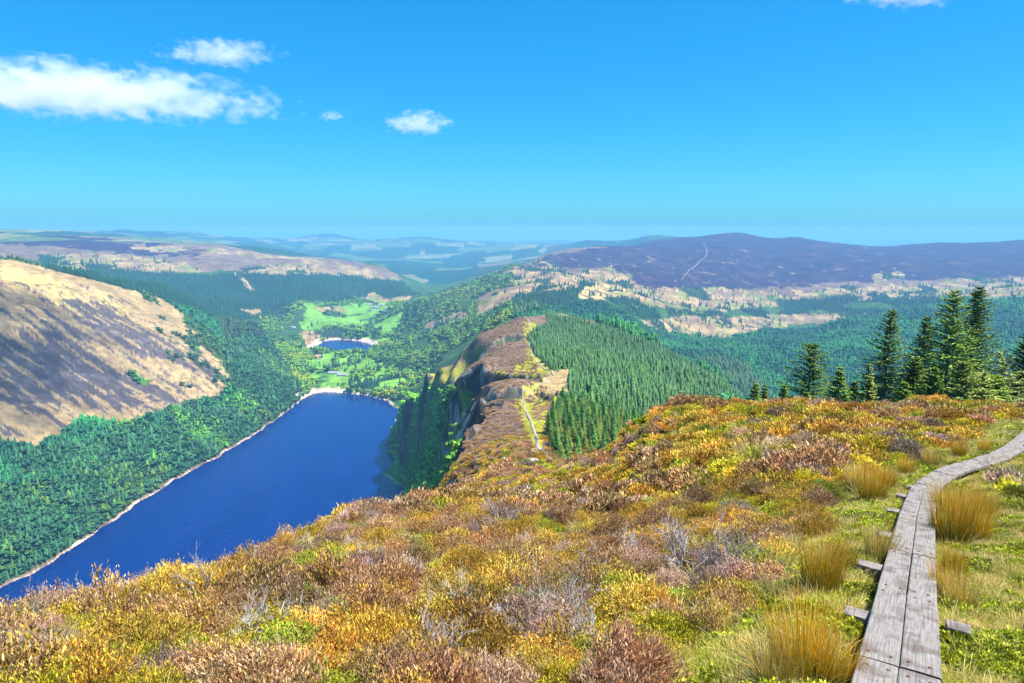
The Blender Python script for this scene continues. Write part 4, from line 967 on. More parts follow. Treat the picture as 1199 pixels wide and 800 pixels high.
def ramp(t, src, stops):
    r_ = t.nodes.new('ShaderNodeValToRGB'); e_ = r_.color_ramp.elements
    while len(e_) < len(stops): e_.new(.5)
    for q_, (p_, c_) in zip(e_, stops): q_.position = p_; q_.color = (*c_, 1)
    t.links.new(src, r_.inputs[0]); return r_.outputs[0]
grain = ramp(t, ng.outputs[0], [(.30, (.08, .07, .062)), (.45, (.175, .16, .148)), (.62, (.26, .24, .225))])
stain = ramp(t, nl.outputs[0], [(.36, (.62, .55, .52)), (.52, (1, 1, 1)), (.7, (1.0, .93, .90))])
c = mixc(t, grain, stain, 1, 'MULTIPLY')
dots = ramp(t, vo.outputs['Distance'], [(.10, (.42, .33, .30)), (.22, (1, 1, 1))])
c = mixc(t, c, dots, .75, 'MULTIPLY')
kn = t.nodes.new('ShaderNodeTexVoronoi'); kn.inputs['Scale'].default_value = 1.35; t.links.new(tc.outputs[1], kn.inputs['Vector'])
knot = ramp(t, kn.outputs['Distance'], [(.03, (.45, .36, .33)), (.055, (.72, .66, .62)), (.085, (1, 1, 1))]); c = mixc(t, c, knot, .9, 'MULTIPLY')
t.links.new(c, b.inputs['Base Color']); b.inputs['Roughness'].default_value = .9
bn = t.nodes.new('ShaderNodeBump'); bn.inputs['Distance'].default_value = .004; bn.inputs['Strength'].default_value = .8; t.links.new(ng.outputs[0], bn.inputs['Height']); t.links.new(bn.outputs[0], b.inputs['Normal'])
m_end = m_wood
# arc-length parametrisation
def catmull(Pn, k_=14):
    Pn = np.vstack([2 * Pn[0] - Pn[1], Pn, 2 * Pn[-1] - Pn[-2]]); out = []
    for i in range(1, len(Pn) - 2):
        for q_ in range(k_):
            u_ = q_ / k_; out.append(.5 * ((2 * Pn[i]) + (-Pn[i-1] + Pn[i+1]) * u_ + (2 * Pn[i-1] - 5 * Pn[i] + 4 * Pn[i+1] - Pn[i+2]) * u_**2 + (-Pn[i-1] + 3 * Pn[i] - 3 * Pn[i+1] + Pn[i+2]) * u_**3))
    out.append(Pn[-2]); return np.array(out)
ctr = catmull(BW); ks = np.hanning(15); ks /= ks.sum()
zl = CZ - np.interp(seg_dist(BW, ctr[:, 0], ctr[:, 1], closed=False)[1], np.arange(len(BW)), BWd); zl = np.convolve(np.pad(zl, 7, mode='edge'), ks, 'valid') + .03
sarc = np.concatenate([[0], np.cumsum(np.hypot(*np.diff(ctr, axis=0).T))])
def line(s_): return np.array([np.interp(s_, sarc, ctr[:, 0]), np.interp(s_, sarc, ctr[:, 1]), np.interp(s_, sarc, zl)])
bwalk = empty('boardwalk', tuple(line(0)))
tag(bwalk, 'weathered grey wooden boardwalk, two planks wide, curving away across the heather', 'boardwalk')
import bmesh as _b
bm = _b.new(); _b.ops.create_cone(bm, cap_ends=True, segments=10, radius1=.011, radius2=.009, depth=.008); bolt_me = bpy.data.meshes.new('bolt'); bm.to_mesh(bolt_me); bm.free(); bolt_me.materials.append(solid('rusty_iron', (.16, .09, .06), .7))
def plank(s0, s1, o0, o1, seed, th_=.065):
    rs = random.Random(seed); n_ = 5; V, F, B_ = [], [], []; e0, e1 = line(s0), line(s1); d_ = (e1 - e0)[:2]; d_ /= np.hypot(*d_); nr = np.array([d_[1], -d_[0]])
    prof = [(o0, -th_), (o0, -.010), (o0 + .004, -.003), (o0 + .012, 0), ((o0 + o1) / 2, .0015), (o1 - .012, 0), (o1 - .004, -.003), (o1, -.010), (o1, -th_)]
    dz_ = rs.uniform(-.006, .006); sh = rs.uniform(-.003, .003); tl = rs.uniform(-.012, .012)
    for k_ in range(n_ + 1):
        ss = s0 + (s1 - s0) * k_ / n_; c_ = e0 + (e1 - e0) * k_ / n_
        e_ = .005 if k_ in (0, n_) else 0
        for (o_, z_) in prof:
            q_ = c_[:2] + nr * (o_ + sh); V.append((q_[0], q_[1], c_[2] + z_ + dz_ + tl * o_ - (e_ if z_ > -.02 else 0) + rs.uniform(-.0008, .0008))); B_.append((ss + seed * 3.7, o_ + seed * 1.3, z_))
    m_ = len(prof)
    for k_ in range(n_):
        for j in range(m_): F.append((k_ * m_ + j, (k_ + 1) * m_ + j, (k_ + 1) * m_ + (j + 1) % m_, k_ * m_ + (j + 1) % m_))
    F.append(tuple(range(m_))); F.append(tuple(range(n_ * m_, (n_ + 1) * m_))[::-1])
    V = np.array(V) - np.array(bwalk.location)
    me = make_mesh('plank', V, faces=[f[::-1] for f in F])
    a_ = me.attributes.new('board', 'FLOAT_VECTOR', 'POINT'); a_.data.foreach_set('vector', np.array(B_, np.float32).ravel())
    o = link('plank', me, m_wood, bwalk)
    if s0 < 16:
        for f_ in (.06, .94):
            for oo in (.25, .75):
                c_ = e0 + (e1 - e0) * f_; q_ = c_[:2] + nr * (o0 + (o1 - o0) * oo + rs.uniform(-.01, .01)); bo = link('bolt', bolt_me, None, o)
                bo.location = Vector((q_[0], q_[1], c_[2] + dz_ + .002)) - bwalk.location
    return o
# plank joints where the photograph shows them
def arc_at(px, py):
    p_ = near_hit(px, py); return sarc[np.argmin(np.hypot(ctr[:, 0] - p_[0], ctr[:, 1] - p_[1]))]
J = [0.0] + [arc_at(1050, 779), arc_at(1062, 695), arc_at(1068, 647), arc_at(1074, 602), arc_at(1080, 575)]
J[0] = J[1] - 1.9
while J[0] > .3: J.insert(0, max(.2, J[0] - 1.8))
while J[-1] < sarc[-1] - 1.6: J.append(J[-1] + (.95 if J[-1] < arc_at(1166, 534) else 1.6))
for i in range(len(J) - 1):
    plank(J[i] + .006, J[i + 1] - .006, -.218, -.002, 2 * i + 1); plank(J[i] + .008, J[i + 1] - .008, .002, .218, 2 * i + 2)
def box_mesh(name, lx, ly, lz, rough=.004, seed=0):
    rs = random.Random(seed); import bmesh
    bm = bmesh.new(); bmesh.ops.create_cube(bm, size=1)
    for v in bm.verts: v.co = (v.co.x * lx, v.co.y * ly, v.co.z * lz)
    bmesh.ops.subdivide_edges(bm, edges=[e for e in bm.edges if abs(e.verts[0].co.x - e.verts[1].co.x) > lx * .5], cuts=5)
    bmesh.ops.bevel(bm, geom=bm.edges[:], offset=.006, segments=1, affect='EDGES')
    for v in bm.verts: v.co += Vector((rs.uniform(-1, 1), rs.uniform(-1, 1), rs.uniform(-1, 1))) * rough
    me = bpy.data.meshes.new(name); bm.to_mesh(me); bm.free()
    a_ = me.attributes.new('board', 'FLOAT_VECTOR', 'POINT'); co = np.empty(len(me.vertices) * 3, np.float32); me.vertices.foreach_get('co', co); a_.data.foreach_set('vector', co + seed); return me
def bearer(px, py, side, ln=.42, rz=0, dz_=0):
    """cross timber sticking out from beneath the planks; px,py marks its outer end"""
    e_ = near_hit(px + (9 if px < 1100 else 0), py); k_ = np.argmin(np.hypot(ctr[:, 0] - e_[0], ctr[:, 1] - e_[1])); c_ = ctr[k_]
    d_ = c_ - e_; L_ = np.hypot(*d_); d_ /= L_; L_ = (L_ - .02) if px < 1100 else .16; mid = e_ + d_ * L_ / 2
    o = link('bearer', box_mesh('bearer', L_, .13, .10, seed=int(px)), m_wood, bwalk); zc = zl[k_] - .065 - .052 + dz_
    o.location = Vector((mid[0], mid[1], zc)) - bwalk.location; o.rotation_euler = (0, 0, math.atan2(d_[1], d_[0]) + rz)
for px, py in [(981, 712), (995, 659), (1030, 594), (1041, 577), (1052, 566), (1020, 622), (1139, 722)]: bearer(px, py, 0, dz_=.012)
# metal staples across the plank joints, a few
m_steel = solid('rusty_steel', (.20, .13, .10), .6)
# ------------------------------------------------------------------ distant paths and the second boardwalk
def ribbon(name, pts, width, lift, m_, kindset=None, label=None, cat=None, thick=0, smooth_n=10, wob=.25):
    p3 = catmull(np.array([q_[:2] for q_ in pts]), smooth_n); d_ = unit(np.gradient(p3, axis=0)); nr = np.stack([d_[:, 1], -d_[:, 0]], 1)
    wv = width * (1 + wob * fbm(p3[:, 0] / 6, p3[:, 1] / 6, 2, 3))[:, None] / 2; L_, R_ = p3 - nr * wv, p3 + nr * wv
    zc = np.maximum(np.maximum(ground(*L_.T), ground(*R_.T)), ground(*p3.T)) + lift; n_ = len(p3)
    if wob == 0: zc = np.convolve(np.pad(zc, 4, mode='edge'), np.ones(9) / 9, 'valid')
    V = np.vstack([np.column_stack([L_, zc]), np.column_stack([R_, zc]), np.column_stack([L_, zc - .5 - lift * 2]), np.column_stack([R_, zc - .5 - lift * 2])])
    i = np.arange(n_ - 1); Q = np.vstack([np.stack([i, i + n_, i + n_ + 1, i + 1], 1), np.stack([i, i + 1, i + 1 + 2 * n_, i + 2 * n_], 1), np.stack([i + n_, i + 3 * n_, i + 1 + 3 * n_, i + 1 + n_], 1)])
    return link(name, make_mesh(name, V, quads=Q), m_)
m_gravel = solid('pale_gravel', (.22, .19, .16), .95, (.36, .32, .28), 1.2)
m_track = solid('bare_track', (.30, .24, .20), .95, (.40, .33, .28), .2)
def pathpts(L): return [hit(px, py, lo=60)[0] for px, py in L]
PATH = pathpts([(632,528),(629,520),(627,512),(624,502),(619,488),(614,475),(612,466),(614,460),(622,456),(631,451),(640,446),(650,443)])
o = ribbon('path', PATH, .8, .10, m_gravel); tag(o, kind='structure')
PATH2 = pathpts([(650,441),(643,434),(634,428),(627,421),(622,410),(619,398),(622,388),(620,378),(614,372)])
o = ribbon('path', PATH2, 1.0, .2, m_track); tag(o, kind='structure')
o = ribbon('path', pathpts([(823,285),(828,295),(824,303),(815,311),(805,319),(797,327)]), 2.2, .8, m_track); tag(o, kind='structure')
o = ribbon('path', pathpts([(274,319),(279,326),(288,332),(295,340)]), 5, 1.2, m_track); tag(o, kind='structure')
m_deck = solid('bleached_boards', (.26, .23, .20), .9, (.36, .32, .28), 3)
far_walk = empty('boardwalk', tuple(hit(592, 548, lo=60)[0]))
tag(far_walk, 'short pale boardwalk in the heather dip where the hiker in red stands', 'boardwalk')
dk = [hit(px, py, lo=60)[0] for px, py in [(589,548),(597,547),(606,545),(614,542),(621,540),(626,539),(631,541),(636,543)]]
for off in (-.35, .35):
    q_ = [np.array([p_[0], p_[1] + off]) for p_ in dk]; o = ribbon('plank', q_, .5, .22, m_deck, wob=0); o.parent = far_walk; o.matrix_parent_inverse = far_walk.matrix_basis.inverted()
rk = hit(599, 537, lo=60)[0]

# ------------------------------------------------------------------ hikers
m_skin = solid('skin', (.55, .36, .27)); m_hair = solid('hair', (.08, .05, .03))
def person(px, py, jacket, trousers, hat, label, face=0.0, pack=None, lift=.1):
    p_ = hit(px, py, lo=60)[0]
    vs = [(0,0,.93),(0,0,1.12),(0,0,1.38),(0,0,1.50),(0,.02,1.66),(.10,0,.90),(.11,.05,.48),(.12,0,.08),(.12,.14,.03),(-.10,0,.90),(-.12,-.06,.48),(-.12,-.16,.08),(-.12,-.03,.03),
          (.20,0,1.40),(.26,-.03,1.13),(.24,.12,.92),(-.20,0,1.40),(-.26,.03,1.13),(-.24,.15,.95)]
    es = [(0,1),(1,2),(2,3),(3,4),(0,5),(5,6),(6,7),(7,8),(0,9),(9,10),(10,11),(11,12),(2,13),(13,14),(14,15),(2,16),(16,17),(17,18)]
    rad = [.15,.14,.16,.06,.105,.10,.07,.05,.04,.10,.07,.05,.04,.07,.05,.035,.07,.05,.035]
    def skin(idx, grow, m_, name, root):
        mp_ = {v: i for i, v in enumerate(idx)}; me = bpy.data.meshes.new(name)
        me.from_pydata([vs[i] for i in idx], [(mp_[a_], mp_[b_]) for a_, b_ in es if a_ in mp_ and b_ in mp_], [])
        o = bpy.data.objects.new(name, me); COL.objects.link(o); sk = o.modifiers.new('skin', 'SKIN'); sk.use_smooth_shade = True
        for i, v in enumerate(idx): me.skin_vertices[0].data[i].radius = (rad[v] + grow, rad[v] * (.75 if v in (0, 1, 2) else 1) + grow); me.skin_vertices[0].data[i].use_root = (v == idx[0])
        o.modifiers.new('sub', 'SUBSURF').levels = 1; me.materials.append(m_); return o
    e = skin(list(range(19)), 0, m_skin, 'person', 0); e.location = (p_[0], p_[1], p_[2] + lift); e.rotation_euler = (0, 0, face)
    for o in (skin([2, 1, 0, 13, 14, 16, 17], .022, jacket, 'jacket', 2), skin([0, 5, 6, 7, 9, 10, 11], .018, trousers, 'trousers', 0)): o.parent = e
    import bmesh
    bm = bmesh.new(); bmesh.ops.create_uvsphere(bm, u_segments=14, v_segments=8, radius=.125)
    for v in bm.verts: v.co = (v.co.x, v.co.y - .02, v.co.z * .8 + 1.72)
    me = bpy.data.meshes.new('hat'); bm.to_mesh(me); bm.free(); o = link('hat', me, hat, e)
    tag(e, label, 'person')
    if pack:
        bm = bmesh.new(); bmesh.ops.create_cube(bm, size=1)
        for v in bm.verts: v.co = (v.co.x * .3, v.co.y * .18, v.co.z * .45)
        bmesh.ops.bevel(bm, geom=bm.edges[:], offset=.05, segments=3, affect='EDGES'); me = bpy.data.meshes.new('backpack'); bm.to_mesh(me); bm.free()
        o = link('backpack', me, pack); o.location = Vector(e.location) + Vector((math.sin(face) * .25, -math.cos(face) * .25, 1.22)); o.rotation_euler = (0, 0, face)
        tag(o, 'dark backpack on the back of the hiker in red', 'backpack')
mred = solid('red_cloth', (.7, .04, .04)); mwhite = solid('white_cloth', (.75, .75, .75)); mdark = solid('dark_cloth', (.03, .04, .08)); mblue = solid('blue_cloth', (.08, .15, .5)); mgrey = solid('grey_cloth', (.3, .3, .33))
person(590.5, 548.5, mred, mdark, mwhite, 'hiker in a red top, dark trousers and white hat on the short boardwalk', 1.2, mdark, .3)
person(627.5, 515.5, mwhite, mdark, mblue, 'hiker in a white top walking up the ridge path, upper of two', 0.3)
person(628.5, 520.5, mblue, mgrey, mwhite, 'hiker in blue with a pale hat on the ridge path, lower of two', 0.1)

# ------------------------------------------------------------------ village houses in the valley
m_wall = solid('white_render', (.75, .73, .70), .9); m_slate = solid('slate_roof', (.20, .21, .24), .7, (.30, .30, .33), .5); m_pane = solid('window_glass', (.04, .05, .07), .2)
def house(px, py, w_, d_, h_, rz, label, stone=None):
    p_ = hit(px, py, lo=1000)[0]; e = empty('house', p_, rz); e.location.z -= .5
    V = [(-w_/2,-d_/2,0),(w_/2,-d_/2,0),(w_/2,d_/2,0),(-w_/2,d_/2,0),(-w_/2,-d_/2,h_),(w_/2,-d_/2,h_),(w_/2,d_/2,h_),(-w_/2,d_/2,h_),(-w_/2,0,h_+d_*.36),(w_/2,0,h_+d_*.36)]
    link('wall', make_mesh('wall', V, faces=[(0,1,5,4),(2,3,7,6),(1,2,6,9,5),(3,0,4,8,7)]), stone or m_wall, e)
    o_ = .5; V = [(-w_/2-o_,-d_/2-o_,h_-.1),(w_/2+o_,-d_/2-o_,h_-.1),(w_/2+o_,0,h_+d_*.36+.25),(-w_/2-o_,0,h_+d_*.36+.25),(w_/2+o_,d_/2+o_,h_-.1),(-w_/2-o_,d_/2+o_,h_-.1)]
    V += [(a_, b_, c_ - .2) for a_, b_, c_ in V]
    link('roof', make_mesh('roof', V, faces=[(0,1,2,3),(3,2,4,5),(6,9,8,7),(9,11,10,8),(0,6,7,1),(5,4,10,11),(1,7,8,2),(2,8,10,4),(0,3,9,6),(3,5,11,9)]), m_slate, e)
    for i in range(max(2, int(w_ / 5))):
        cx_ = -w_/2 + w_ * (i + .5) / max(2, int(w_ / 5)); V = [(cx_-.7,-d_/2-.06,1.2),(cx_+.7,-d_/2-.06,1.2),(cx_+.7,-d_/2-.06,2.6),(cx_-.7,-d_/2-.06,2.6)]; V += [(a_, b_ + .1, c_) for a_, b_, c_ in V]
        link('window', make_mesh('window', V, faces=[(0,1,2,3),(4,7,6,5),(0,4,5,1),(3,2,6,7),(0,3,7,4),(1,5,6,2)]), m_pane, e)
    tag(e, label, 'house', 'white houses of the valley village'); return e
for i, (px, py, w_, lb) in enumerate(HOUSES):
    house(px, py, w_, 9, 3.6, random.uniform(-.4, .4), lb)
# ------------------------------------------------------------------ heather, moss and grass of the near slope
HB = [(.36, .20, .08), (.48, .29, .11), (.20, .10, .05), (.58, .40, .19), (.36, .21, .12)]
HP = [(.42, .28, .20), (.34, .23, .18), (.50, .36, .26), (.30, .18, .12)]
HO = [(.44, .37, .02), (.54, .45, .03), (.32, .28, .015), (.56, .40, .03), (.16, .14, .02)]
HG = [(.24, .28, .02), (.32, .34, .025), (.19, .23, .02)]
HR = [(.52, .32, .04), (.44, .26, .035), (.60, .44, .06), (.30, .16, .04)]
DG = [(.40, .37, .36), (.32, .29, .28), (.48, .44, .42)]
ST_ = [(.62, .50, .25), (.70, .60, .34), (.52, .40, .17)]; STG_ = [(.30, .30, .06), (.40, .36, .10)]
SC = [(.10, .07, .05), (.16, .12, .10)]
near_p = [heather_bush(.22, .27, 80, 44, HB, SC, sw=.006, sl_=.02).mesh('heather', M_leaf), heather_bush(.24, .24, 80, 42, HP, DG, sw=.006, sl_=.02).mesh('heather', M_leaf),
          heather_bush(.24, .17, 110, 40, HO, SC, sw=.007, sl_=.018).mesh('heather', M_leaf), heather_bush(.22, .18, 90, 34, HG, SC, sw=.011, sl_=.018).mesh('bilberry', M_leaf),
          heather_bush(.22, .22, 90, 40, HR, SC, sw=.006, sl_=.02).mesh('heather', M_leaf), twig_bush(.3, .30, 9, DG).mesh('dead_heather', M_twig),
          grass_tuft(130, .09, .26, .006, STG_, ST_, .5, .8).mesh('straw', M_leaf), heather_bush(.18, .36, 34, 26, HB + HR, DG, sl_=.03).mesh('heather', M_leaf)]
near_c = unlinked('cover_near', near_p)
mid_p = [heather_bush(.50, .34, 110, 24, HB, SC, sw=.026, sl_=.07).mesh('heather', M_leaf), heather_bush(.5, .30, 110, 24, HP, DG, sw=.026, sl_=.07).mesh('heather', M_leaf),
         heather_bush(.5, .20, 130, 22, HO, SC, sw=.036, sl_=.09).mesh('heather', M_leaf), heather_bush(.5, .22, 100, 14, HG, SC, sw=.04, sl_=.09).mesh('bilberry', M_leaf),
         heather_bush(.5, .26, 110, 24, HR, SC, sw=.026, sl_=.07).mesh('heather', M_leaf), twig_bush(.5, .40, 10, DG, wmul=1.6).mesh('dead_heather', M_twig),
         grass_tuft(150, .3, .34, .018, STG_, ST_, .5, .8).mesh('straw', M_leaf)]
mid_c = unlinked('cover_mid', mid_p)
def polar(n_, r0, r1, t0=-62, t1=62):
    rr = np.sqrt(rng.uniform(r0 ** 2, r1 ** 2, n_)); tt = np.radians(rng.uniform(t0, t1, n_)); return rr * np.sin(tt), rr * np.cos(tt)
def cover_type(px_, py_, far_=0):
    s_ = 1.0 + far_ * .8
    a_ = fbm(px_ / (1.25 * s_), py_ / (1.25 * s_), 2, 401); b_ = fbm(px_ / (1.05 * s_), py_ / (1.05 * s_), 2, 402); c_ = fbm(px_ / (3.2 * s_), py_ / (3.2 * s_), 2, 403)
    u_ = rng.uniform(size=len(px_)); ty = np.zeros(len(px_), int)
    # brown heather unless something else
    knoll = sstep(14, 24, np.hypot(px_, py_)) * sstep(.10, .25, px_ / np.maximum(py_, .1))
    ty[(a_ > .20)] = 1
    ty[(b_ + c_ * .4 + .18 * knoll > -.03)] = 2
    ty[(b_ + c_ * .4 + .06 * knoll > .30)] = 3
    ty[(a_ < -.17)] = 4
    ty[(u_ > .972) & (a_ > -.1)] = 5
    ty[(u_ < .045) | (u_ < .07) | ((b_ < -.27) & (u_ < .7))] = 6
    sh = rng.uniform(size=len(px_)) < .07; ty[sh] = rng.integers(0, 5, sh.sum())
    return ty
def clear_board(px_, py_, d_): return seg_dist(BW, px_, py_, closed=False)[0] > d_
def turfness(px_, py_):
    d_, _ = seg_dist(BW, px_, py_, closed=False); v = (1 - sstep(.9, 1.7, d_ + .8 * fbm(px_ / .8, py_ / .8, 3, 33)))
    rs_ = sstep(-.2, .4, px_ - np.interp(py_, BW[:, 1], BW[:, 0])) * (np.hypot(px_, py_) < 14)
    return np.maximum(v, (1 - sstep(2.0, 3.2, d_ + fbm(px_ / .8, py_ / .8, 3, 33))) * rs_), d_
def do_cover(name, n_, r0, r1, coll, smin, smax, far_, label, t0=-62, t1=62, maxdrop=None):
    gx, gy = polar(n_, r0, r1, t0, t1); tv, bd_ = turfness(gx, gy)
    k_ = (tv < .35 + rng.uniform(-.2, .2, n_)) & (bd_ > .46 + .3 * far_) & (seg_dist(np.array([q_[:2] for q_ in dk]), gx, gy, closed=False)[0] > 2.6) & (seg_dist(np.array([q_[:2] for q_ in PATH]), gx, gy, closed=False)[0] > 2.0); gx, gy = gx[k_], gy[k_]
    ty = cover_type(gx, gy, far_); ty = np.where((ty == 0) & (rng.uniform(size=len(ty)) < .16) & (far_ == 0) & (np.hypot(gx, gy) > 4.2), 7, ty)
    gz = ground(gx, gy) - .02; q_ = len(gx)
    rot = np.stack([rng.normal(size=q_) * .18, rng.normal(size=q_) * .18, rng.uniform(0, 6.28, q_)], 1)
    s_ = rng.uniform(smin, smax, (q_, 1)) * np.array([1, 1, 1]) * np.stack([np.ones(q_), np.ones(q_), rng.uniform(.75, 1.25, q_)], 1)
    s_ = s_ * np.select([ty == 2, ty == 3, (ty == 0) | (ty == 4)], [.82, .88, 1.12], 1.0)[:, None]
    s_ = s_ * np.where((ty == 7) & (far_ == 0), 1.15, 1.0)[:, None]
    tone = 1.1 + .8 * fbm(gx / .9, gy / .9, 3, 404)
    tint = np.stack([tone * rng.uniform(.9, 1.12, q_), tone * rng.uniform(.92, 1.08, q_), tone * rng.uniform(.85, 1.15, q_)], 1)
    scatter(name, np.column_stack([gx, gy, gz]), rot, s_, ty, tint, coll, label, 'heather')
do_cover('heather', 7600, 1.2, 15, near_c, .65, 1.35, 0, 'mixed brown heather, olive moss and bilberry covering the nearest slope')
do_cover('heather', 17000, 14, 48, mid_c, .5, 1.15, 1, 'brown and yellow heather covering the knoll and middle of the slope')
do_cover('heather', 15000, 46, 190, mid_c, 1.1, 2.2, 3, 'heather on the brow dropping away towards the ridge path', -30, 45)
# low scrub texture on the ridge blocks
gx = rng.uniform(-75, 20, 14000); gy = rng.uniform(150, 900, 14000); gz = ground(gx, gy); dd_, kk_ = forest(gx, gy, gz, np.zeros(len(gx)))
fi_ = np.interp(np.log(np.hypot(gx, gy)), lr, np.arange(NR)).astype(int); fj_ = np.interp(np.arctan2(gx, gy), TH, np.arange(NT)).astype(int)
pd_ = np.min([seg_dist(np.array([q_[:2] for q_ in PP]), gx, gy, closed=False)[0] for PP in (PATH, PATH2)], axis=0)
k_ = (STG[fi_, fj_] < .95) & (pd_ > 2.2) & (gz > 350); gx, gy, gz = gx[k_], gy[k_], gz[k_]; q_ = len(gx)
scatter('heather', np.column_stack([gx, gy, gz - .2]), np.stack([np.zeros(q_), np.zeros(q_), rng.uniform(0, 6.28, q_)], 1), np.stack([rng.uniform(1.6, 3.2, q_)] * 2 + [rng.uniform(.6, 1.3, q_)], 1),
        rng.choice([0, 0, 0, 1], q_), np.stack([rng.uniform(.7, 1.0, q_)] * 3, 1), mid_c, 'dull brown heather on the ridge above the crags', 'heather')
# short turf beside the boards
turf_p = [grass_tuft(60, .10, .075, .006, [(.20, .25, .02)], [(.38, .42, .03), (.50, .48, .06)], .6, .9).mesh('turf', M_leaf), grass_tuft(50, .10, .09, .006, [(.30, .25, .06)], [(.66, .52, .22), (.55, .42, .14)], .7, 1.0).mesh('turf', M_leaf),
          heather_bush(.10, .045, 30, 16, [(.28, .34, .02), (.40, .42, .03)], SC, sw=.012, sl_=.02).mesh('moss', M_leaf), grass_tuft(34, .07, .16, .005, [(.28, .26, .06)], ST_, .6, .9).mesh('turf', M_leaf)]
turf_c = unlinked('turf_tuft', turf_p)
gx, gy = polar(130000, 1.5, 34, 8, 60); tv, bd_ = turfness(gx, gy); k_ = (tv > .25) & (bd_ > .30); gx, gy = gx[k_][:26000], gy[k_][:26000]; q_ = len(gx)
n1 = fbm(gx / .45, gy / .45, 3, 411); ty = np.where(n1 > .05, 1, np.where(n1 < -.2, 2, 0)); ty = np.where(rng.uniform(size=q_) < .10, 3, ty)
tone = 1 + .5 * fbm(gx / .6, gy / .6, 3, 412)
scatter('grass', np.column_stack([gx, gy, ground(gx, gy)]), np.stack([rng.normal(size=q_) * .1, rng.normal(size=q_) * .1, rng.uniform(0, 6.28, q_)], 1), np.repeat(rng.uniform(.6, 1.3, (q_, 1)) * (1 + np.maximum(np.hypot(gx, gy) - 12, 0) * .07)[:, None], 3, 1), ty,
        np.stack([tone, tone, tone * .9], 1), turf_c, 'short green and yellow grass growing on both sides of the boardwalk', 'grass')

# ------------------------------------------------------------------ rush tussocks, straw clumps, dead heather: each its own
RG = [(.04, .13, .006), (.07, .17, .01), (.03, .09, .006)]; RT = [(1.0, .42, .0), (1.0, .34, .0), (1.0, .52, .02), (1.0, .70, .18), (1.0, .46, .0)]
rush = [grass_tuft(700, .15, .62, .0055, RG, RT, .20, .08, grass_tuft(170, .2, .36, .006, STG_, ST_ + RT[:1], .9, 1.0)).mesh('rush_tussock', M_leaf), grass_tuft(620, .14, .58, .0055, RG, RT, .24, .12, grass_tuft(190, .2, .34, .006, STG_, ST_, .9, 1.0)).mesh('rush_tussock', M_leaf), grass_tuft(600, .14, .5, .006, RG, RT + ST_, .26, .2, grass_tuft(190, .2, .32, .006, STG_ + RG, ST_, .9, 1.0)).mesh('rush_tussock', M_leaf)]
straw = [grass_tuft(300, .17, .34, .006, STG_, ST_, .5, .8).mesh('grass_clump', M_leaf), grass_tuft(300, .2, .42, .006, STG_, ST_ + RT[:1], .5, .6).mesh('grass_clump', M_leaf)]
limeg = grass_tuft(520, .16, .24, .006, [(.24, .28, .04)], [(.52, .50, .10), (.44, .46, .08)], .9, 1.0).mesh('grass_clump', M_leaf)
dead = [twig_bush(.42, .46, 14, DG).mesh('dead_heather', M_twig), twig_bush(.32, .42, 8, DG).mesh('dead_heather', M_twig), twig_bush(.25, .5, 4, [(.44, .41, .39)], wmul=.9).mesh('dead_heather', M_twig)]
def plant(name, cat, px, py, hpx, me, full, label, group):
    p_, Zd = hit(px, py, lo=2.2)
    while Zd > 45: py += 6; p_, Zd = hit(px, py, lo=2.2)
    o = link(name, me, None); s_ = hpx / 800 * Zd / full * (.8 if name == 'rush_tussock' else (1.25 if me in dead[:1] else .95))
    o.location = (p_[0], p_[1], p_[2] + (-.01 if name == 'rush_tussock' else .05)); o.rotation_euler = (random.uniform(-.06, .06), random.uniform(-.06, .06), random.uniform(0, 6.28)); o.scale = (s_,) * 3
    tag(o, label, cat, group); return o
RL = [(940,792,112,'large rush tussock with orange tips at the near left edge of the boardwalk, lowest one'),(978,800,80,'rush tussock touching the boards beside the lowest large tussock'),
 (905,800,70,'looser rush tussock on the far left flank of the lowest large tussock'),
 (960,690,80,'tall rush tussock standing alone left of the second bearer'),(985,668,50,'small rush tussock just behind the tall lone one'),(1028,655,52,'narrow rush tussock squeezed against the left plank edge at mid length'),
 (1022,588,52,'golden rush tussock on the left where the boardwalk begins to bend'),(1038,572,34,'small golden tussock right behind the bearers at the bend'),(1008,575,42,'straw coloured tussock left of the golden one at the bend'),
 (1112,634,74,'biggest golden rush clump, right of the boardwalk inside the bend, left half'),(1138,632,70,'biggest golden rush clump, right of the boardwalk inside the bend, right half'),(1108,602,50,'rush tussock at the back of the big golden clump'),
 (1150,608,46,'pale rush tussock at the outer right of the big golden clump'),
 (1108,700,58,'rush tussock touching the right plank edge halfway along'),(1124,712,50,'rush tussock with drooping straw just outside the one at the plank edge'),(1116,672,40,'small green rush tuft between the plank edge tussock and the big clump'),
 (1062,556,30,'low golden tussock above the outer edge of the bend'),(1090,546,28,'golden tussock midway along the outer edge of the bend'),(1122,536,24,'short golden tussock at the far outer edge of the bend'),(1152,530,22,'far golden tussock before the boards leave the bend')]
for i, (px, py, h_, lb) in enumerate(RL): plant('rush_tussock', 'rush', px, py, h_, rush[i % 3], .50 if i % 3 < 2 else .44, lb, 'rush tussocks beside the boardwalk')
GL = [(538,722,52,0,'pale straw grass clump among green moss at the middle of the near slope'),(835,548,24,1,'pale gold grass clump on the knoll, leftmost of a few'),(884,540,30,1,'long gold grass clump on the knoll right of the pale one'),
 (905,536,24,1,'gold grass clump at the right end of the group on the knoll'),(905,700,30,0,'straw tuft under the lime green cushion'),(840,740,34,0,'straw coloured tuft low on the slope left of the rushes'),
 (60,790,60,0,'yellow straw clump in the lowest left of the slope'),(418,770,50,0,'straw clump low on the slope among yellow moss'),(930,648,26,0,'thin straw tuft behind the lime green cushion'),(1185,560,24,1,'straw tuft beside the brown heather right of the boards')]
